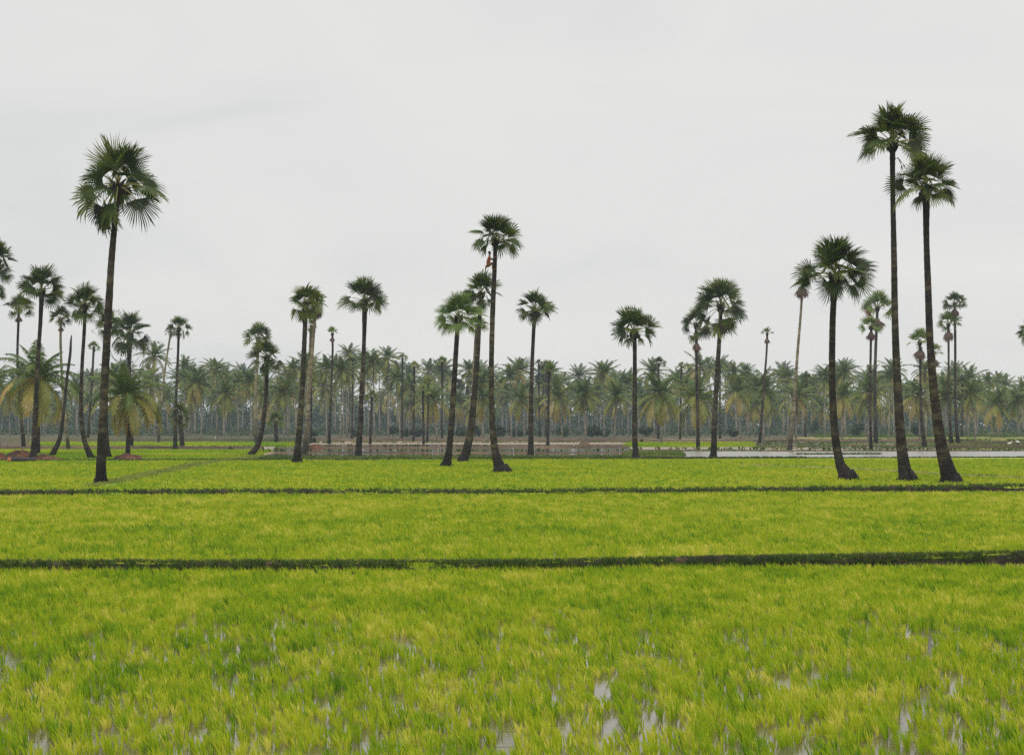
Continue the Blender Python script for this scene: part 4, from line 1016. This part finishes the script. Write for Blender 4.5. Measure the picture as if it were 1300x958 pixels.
def egret(x, y, label, face=1, rest=False):
    b = at(x, y); s = 1.0
    root = empty('egret', (b.x, b.y, 0), 0 if face > 0 else math.pi); tag(root, label, 'bird', 'white birds resting at the paddies')
    z0 = .12 if rest else .32
    g = Geo()
    ico(.17, (0, 0, z0 + .14), g, 0, .5, sub=2, sq=(1.7, .8, .85))
    tube(g, [(-.2, 0, z0 + .12), (-.34, 0, z0 + .06), (-.42, 0, z0 + .02)], [.10, .06, .015], 8, 0, .5, cap=True)
    tube(g, [(.18, 0, z0 + .18), (.30, 0, z0 + .28), (.24, 0, z0 + .40), (.30, 0, z0 + .50), (.36, 0, z0 + .52)], [.08, .045, .035, .04, .03], 8, 0, .5, cap=True)
    link('body', g.mesh('body', [M['white']], smooth=True), root)
    g = Geo(); tube(g, [(.36, 0, z0 + .52), (.43, 0, z0 + .505), (.50, 0, z0 + .49)], [.018, .012, .004], 6, 0, .5, cap=True)
    link('beak', g.mesh('beak', [M['beak']]), root)
    for sgn in (-1, 1):
        g = Geo(); tube(g, [(0, .06 * sgn, z0 + .05), (.03, .06 * sgn, z0 * .5), (-.01, .06 * sgn, -.02), ], [.014, .012, .010], 6, 0, .5, cap=True)
        tube(g, [(-.03, .06 * sgn, .0), (.03, .06 * sgn, .004), (.09, .06 * sgn, .004)], [.008, .008, .006], 5, 0, .5)
        link('leg', g.mesh('leg', [M['birdleg']]), root)
egret(272, 559.5, 'white bird on the green strip, leftmost of the pair below the grove', 1)
egret(299, 560.5, 'white bird on the green strip, nearer the leaning palm', -1, True)
egret(1282, 564.5, 'white bird on the low ridge at far right, left one of the two', 1, True)
egret(1292, 564.2, 'white bird with raised neck, nearest the right edge', -1)

# ------------------------------------------------------------------ climber
root_p, pts, k, Y = climbed
Q = smooth_path(pts, 200)
def trunk_x(yp):
    z = H0 - (yp - HOR) * k; i = np.argmin(abs(Q[:, 2] - z)); return Q[i], z
q, z0 = trunk_x(334)
per = empty('person', (root_p.location.x + q[0], root_p.location.y + q[1], z0))
tag(per, 'person in faded red cloth clinging to the palm trunk high above the rice', 'person')
TR = q[3]
def skin_mesh(name, verts, edges, mats, root_i=0, sub=2):
    me = bpy.data.meshes.new(name + '_s'); me.from_pydata([v[:3] for v in verts], edges, [])
    o = bpy.data.objects.new(name + '_s', me); COL.objects.link(o)
    md = o.modifiers.new('skin', 'SKIN')
    sv = me.skin_vertices[0].data if me.skin_vertices else None
    if sv is None:
        me.attributes
    for i, v in enumerate(verts):
        sv[i].radius = (v[3], v[3]); sv[i].use_root = (i == root_i)
    md.use_smooth_shade = True
    ss = o.modifiers.new('sub', 'SUBSURF'); ss.levels = sub; ss.render_levels = sub
    dg = bpy.context.evaluated_depsgraph_get(); dg.update()
    out = bpy.data.meshes.new_from_object(o.evaluated_get(dg)); out.name = name
    bpy.data.objects.remove(o)
    out.materials.clear()
    for m_ in mats: out.materials.append(m_)
    return out
BV = []; BE = []
def jv(x, y, z, r, par=None):
    BV.append((x, y, z, r)); i = len(BV) - 1
    if par is not None: BE.append((par, i))
    return i
pel = jv(-.47, 0, -.12, .135)
w1 = jv(-.45, 0, .06, .125, pel); ch = jv(-.40, 0, .26, .145, w1); nb_ = jv(-.36, 0, .43, .085, ch); nk = jv(-.36, 0, .52, .055, nb_)
hd0 = jv(-.35, 0, .60, .085, nk); hd1 = jv(-.35, 0, .70, .095, hd0); hd2 = jv(-.35, 0, .78, .06, hd1)
for s in (-1, 1):
    sh = jv(-.36, .19 * s, .38, .065, ch); el = jv(-.18, .32 * s, .24, .045, sh); wr = jv(.02, .22 * s, .40, .032, el); pa = jv(.09, .15 * s, .45, .038, wr)
    for f_, (dx_, dz_) in enumerate(((.02, .05), (.05, .035), (.055, .01), (.045, -.015), (-.03, .05))):
        f1 = jv(.09 + dx_, (.12 - .01 * f_) * s, .45 + dz_, .011, pa); jv(.09 + dx_ * 1.5, (.07 - .008 * f_) * s, .45 + dz_ * 1.4, .009, f1)
    hp = jv(-.46, .12 * s, -.16, .10, pel); kn = jv(-.16, .30 * s, .02, .07, hp); an = jv(-.17, .19 * s, -.40, .042, kn); ft = jv(-.06, .17 * s, -.45, .04, an); jv(.05, .15 * s, -.43, .028, ft)
link('body', skin_mesh('body', BV, BE, [M['skin']]), per)
# face: nose, ears, brow give the head a front turned to the trunk
g = Geo()
tube(g, [(-.262, 0, .69), (-.245, 0, .665), (-.236, 0, .645)], [.010, .014, .017], 6, 0, .5, cap=True)
for s in (-1, 1): ico(.022, (-.355, .088 * s, .67), g, 0, .5, sq=(1, .5, 1.4))
link('face', g.mesh('face', [M['skin']], smooth=True), per)
g = Geo()
ico(.108, (-.365, 0, .725), g, 0, .5, sub=2, sq=(1.0, .98, .9)); link('hair', g.mesh('hair', [M['hair']], smooth=True), per)
SV = [(-.45, 0, .02, .15), (-.40, 0, .27, .165), (-.37, 0, .40, .11), (-.355, .20, .375, .085), (-.29, .26, .32, .07), (-.355, -.20, .375, .085), (-.29, -.26, .32, .07), (-.47, 0, -.08, .145)]
link('shirt', skin_mesh('shirt', SV, [(0, 1), (1, 2), (1, 3), (3, 4), (1, 5), (5, 6), (0, 7)], [M['shirt']], 1), per)
SV = [(-.47, 0, -.10, .15), (-.46, .13, -.17, .125), (-.30, .22, -.08, .105), (-.46, -.13, -.17, .125), (-.30, -.22, -.08, .105), (-.58, 0, -.22, .07), (-.63, .01, -.42, .045), (-.64, .02, -.58, .02)]
link('waist_cloth', skin_mesh('waist_cloth', SV, [(0, 1), (1, 2), (0, 3), (3, 4), (0, 5), (5, 6), (6, 7)], [M['cloth']], 0), per)

# ------------------------------------------------------------------ air
hz = bpy.data.materials.new('air_haze'); hz.use_nodes = True; nt = hz.node_tree; nt.nodes.clear()
pv = nt.nodes.new('ShaderNodeVolumePrincipled'); pv.inputs['Color'].default_value = (.72, .84, 1.0, 1); pv.inputs['Density'].default_value = .00017
pv.inputs['Anisotropy'].default_value = 0.0
oo = nt.nodes.new('ShaderNodeOutputMaterial'); nt.links.new(pv.outputs[0], oo.inputs['Volume'])
hx = [(-1510, -70, -1.1), (1510, -70, -1.1), (1510, 2410, -1.1), (-1510, 2410, -1.1), (-1510, -70, 34), (1510, -70, 34), (1510, 2410, 34), (-1510, 2410, 34)]
me = bpy.data.meshes.new('haze'); me.from_pydata(hx, [], [(0, 3, 2, 1), (4, 5, 6, 7), (0, 1, 5, 4), (1, 2, 6, 5), (2, 3, 7, 6), (3, 0, 4, 7)])
me.materials.append(hz); tag(link('haze', me), 'thin bluish air between the camera and the grove', 'haze', kind='stuff')

# ------------------------------------------------------------------ sky, sun, camera
SUN_EL, SUN_AZ = math.radians(58), math.radians(205)     # azimuth clockwise from +Y
w = bpy.data.worlds.new('World'); scene.world = w; w.use_nodes = True
nt = w.node_tree; N = nt.nodes; L = nt.links; N.clear()
sk = N.new('ShaderNodeTexSky'); sk.sky_type = 'NISHITA'; sk.sun_disc = False; sk.sun_elevation = SUN_EL; sk.sun_rotation = SUN_AZ
b1 = N.new('ShaderNodeBackground'); b1.inputs['Strength'].default_value = .10; L.new(sk.outputs[0], b1.inputs['Color'])
tc = N.new('ShaderNodeTexCoord'); sx = N.new('ShaderNodeSeparateXYZ'); L.new(tc.outputs['Generated'], sx.inputs[0])
mp = N.new('ShaderNodeMapping'); mp.inputs['Scale'].default_value = (1, 1, 3.2); mp.inputs['Rotation'].default_value = (0, .12, 0)
L.new(tc.outputs['Generated'], mp.inputs['Vector'])
n1 = N.new('ShaderNodeTexNoise'); n1.inputs['Scale'].default_value = 4.5; n1.inputs['Detail'].default_value = 5; n1.inputs['Roughness'].default_value = .5
n1.inputs['Distortion'].default_value = .6
L.new(mp.outputs[0], n1.inputs['Vector'])
cr = ramp(N, [(0.30, (.875, .885, .885)), (0.48, (.975, .97, .945)), (0.68, (1.03, 1.02, .985))]); L.new(n1.outputs['Fac'], cr.inputs['Fac'])
el = N.new('ShaderNodeMapRange'); el.inputs['From Min'].default_value = .24; el.inputs['From Max'].default_value = 1.0
el.inputs['To Min'].default_value = .77; el.inputs['To Max'].default_value = 1.75; L.new(sx.outputs['Z'], el.inputs['Value'])
b2 = N.new('ShaderNodeBackground'); L.new(cr.outputs[0], b2.inputs['Color']); L.new(el.outputs[0], b2.inputs['Strength'])
mx = N.new('ShaderNodeMixShader'); mx.inputs[0].default_value = .94; L.new(b1.outputs[0], mx.inputs[1]); L.new(b2.outputs[0], mx.inputs[2])
wo = N.new('ShaderNodeOutputWorld'); L.new(mx.outputs[0], wo.inputs['Surface'])

sl = bpy.data.lights.new('sun', 'SUN'); sl.energy = 1.1; sl.angle = math.radians(14); sl.color = (1, .96, .90)
so = bpy.data.objects.new('sun', sl); COL.objects.link(so)
sd = Vector((math.sin(SUN_AZ) * math.cos(SUN_EL), math.cos(SUN_AZ) * math.cos(SUN_EL), math.sin(SUN_EL)))
so.rotation_euler = (-sd).to_track_quat('-Z', 'Y').to_euler(); so.location = (0, -20, 30)

cam = bpy.data.cameras.new('camera'); co = bpy.data.objects.new('camera', cam); COL.objects.link(co)
cam.sensor_width = 36; cam.lens = 36 * F / 1300.0; cam.shift_y = (HOR - 479.0) / 1300.0
cam.clip_end = 6000; cam.clip_start = .2
co.location = (0, 0, H0); co.rotation_euler = (math.radians(90), 0, 0)
scene.camera = co

scene.render.engine = 'CYCLES'
c = scene.cycles
c.use_denoising = False
c.use_adaptive_sampling = False
c.max_bounces = 6; c.diffuse_bounces = 3; c.transmission_bounces = 4; c.volume_bounces = 1; c.transparent_max_bounces = 4
vs = scene.view_settings; vs.view_transform = 'Standard'; vs.look = 'None'; vs.exposure = .05; vs.gamma = 1
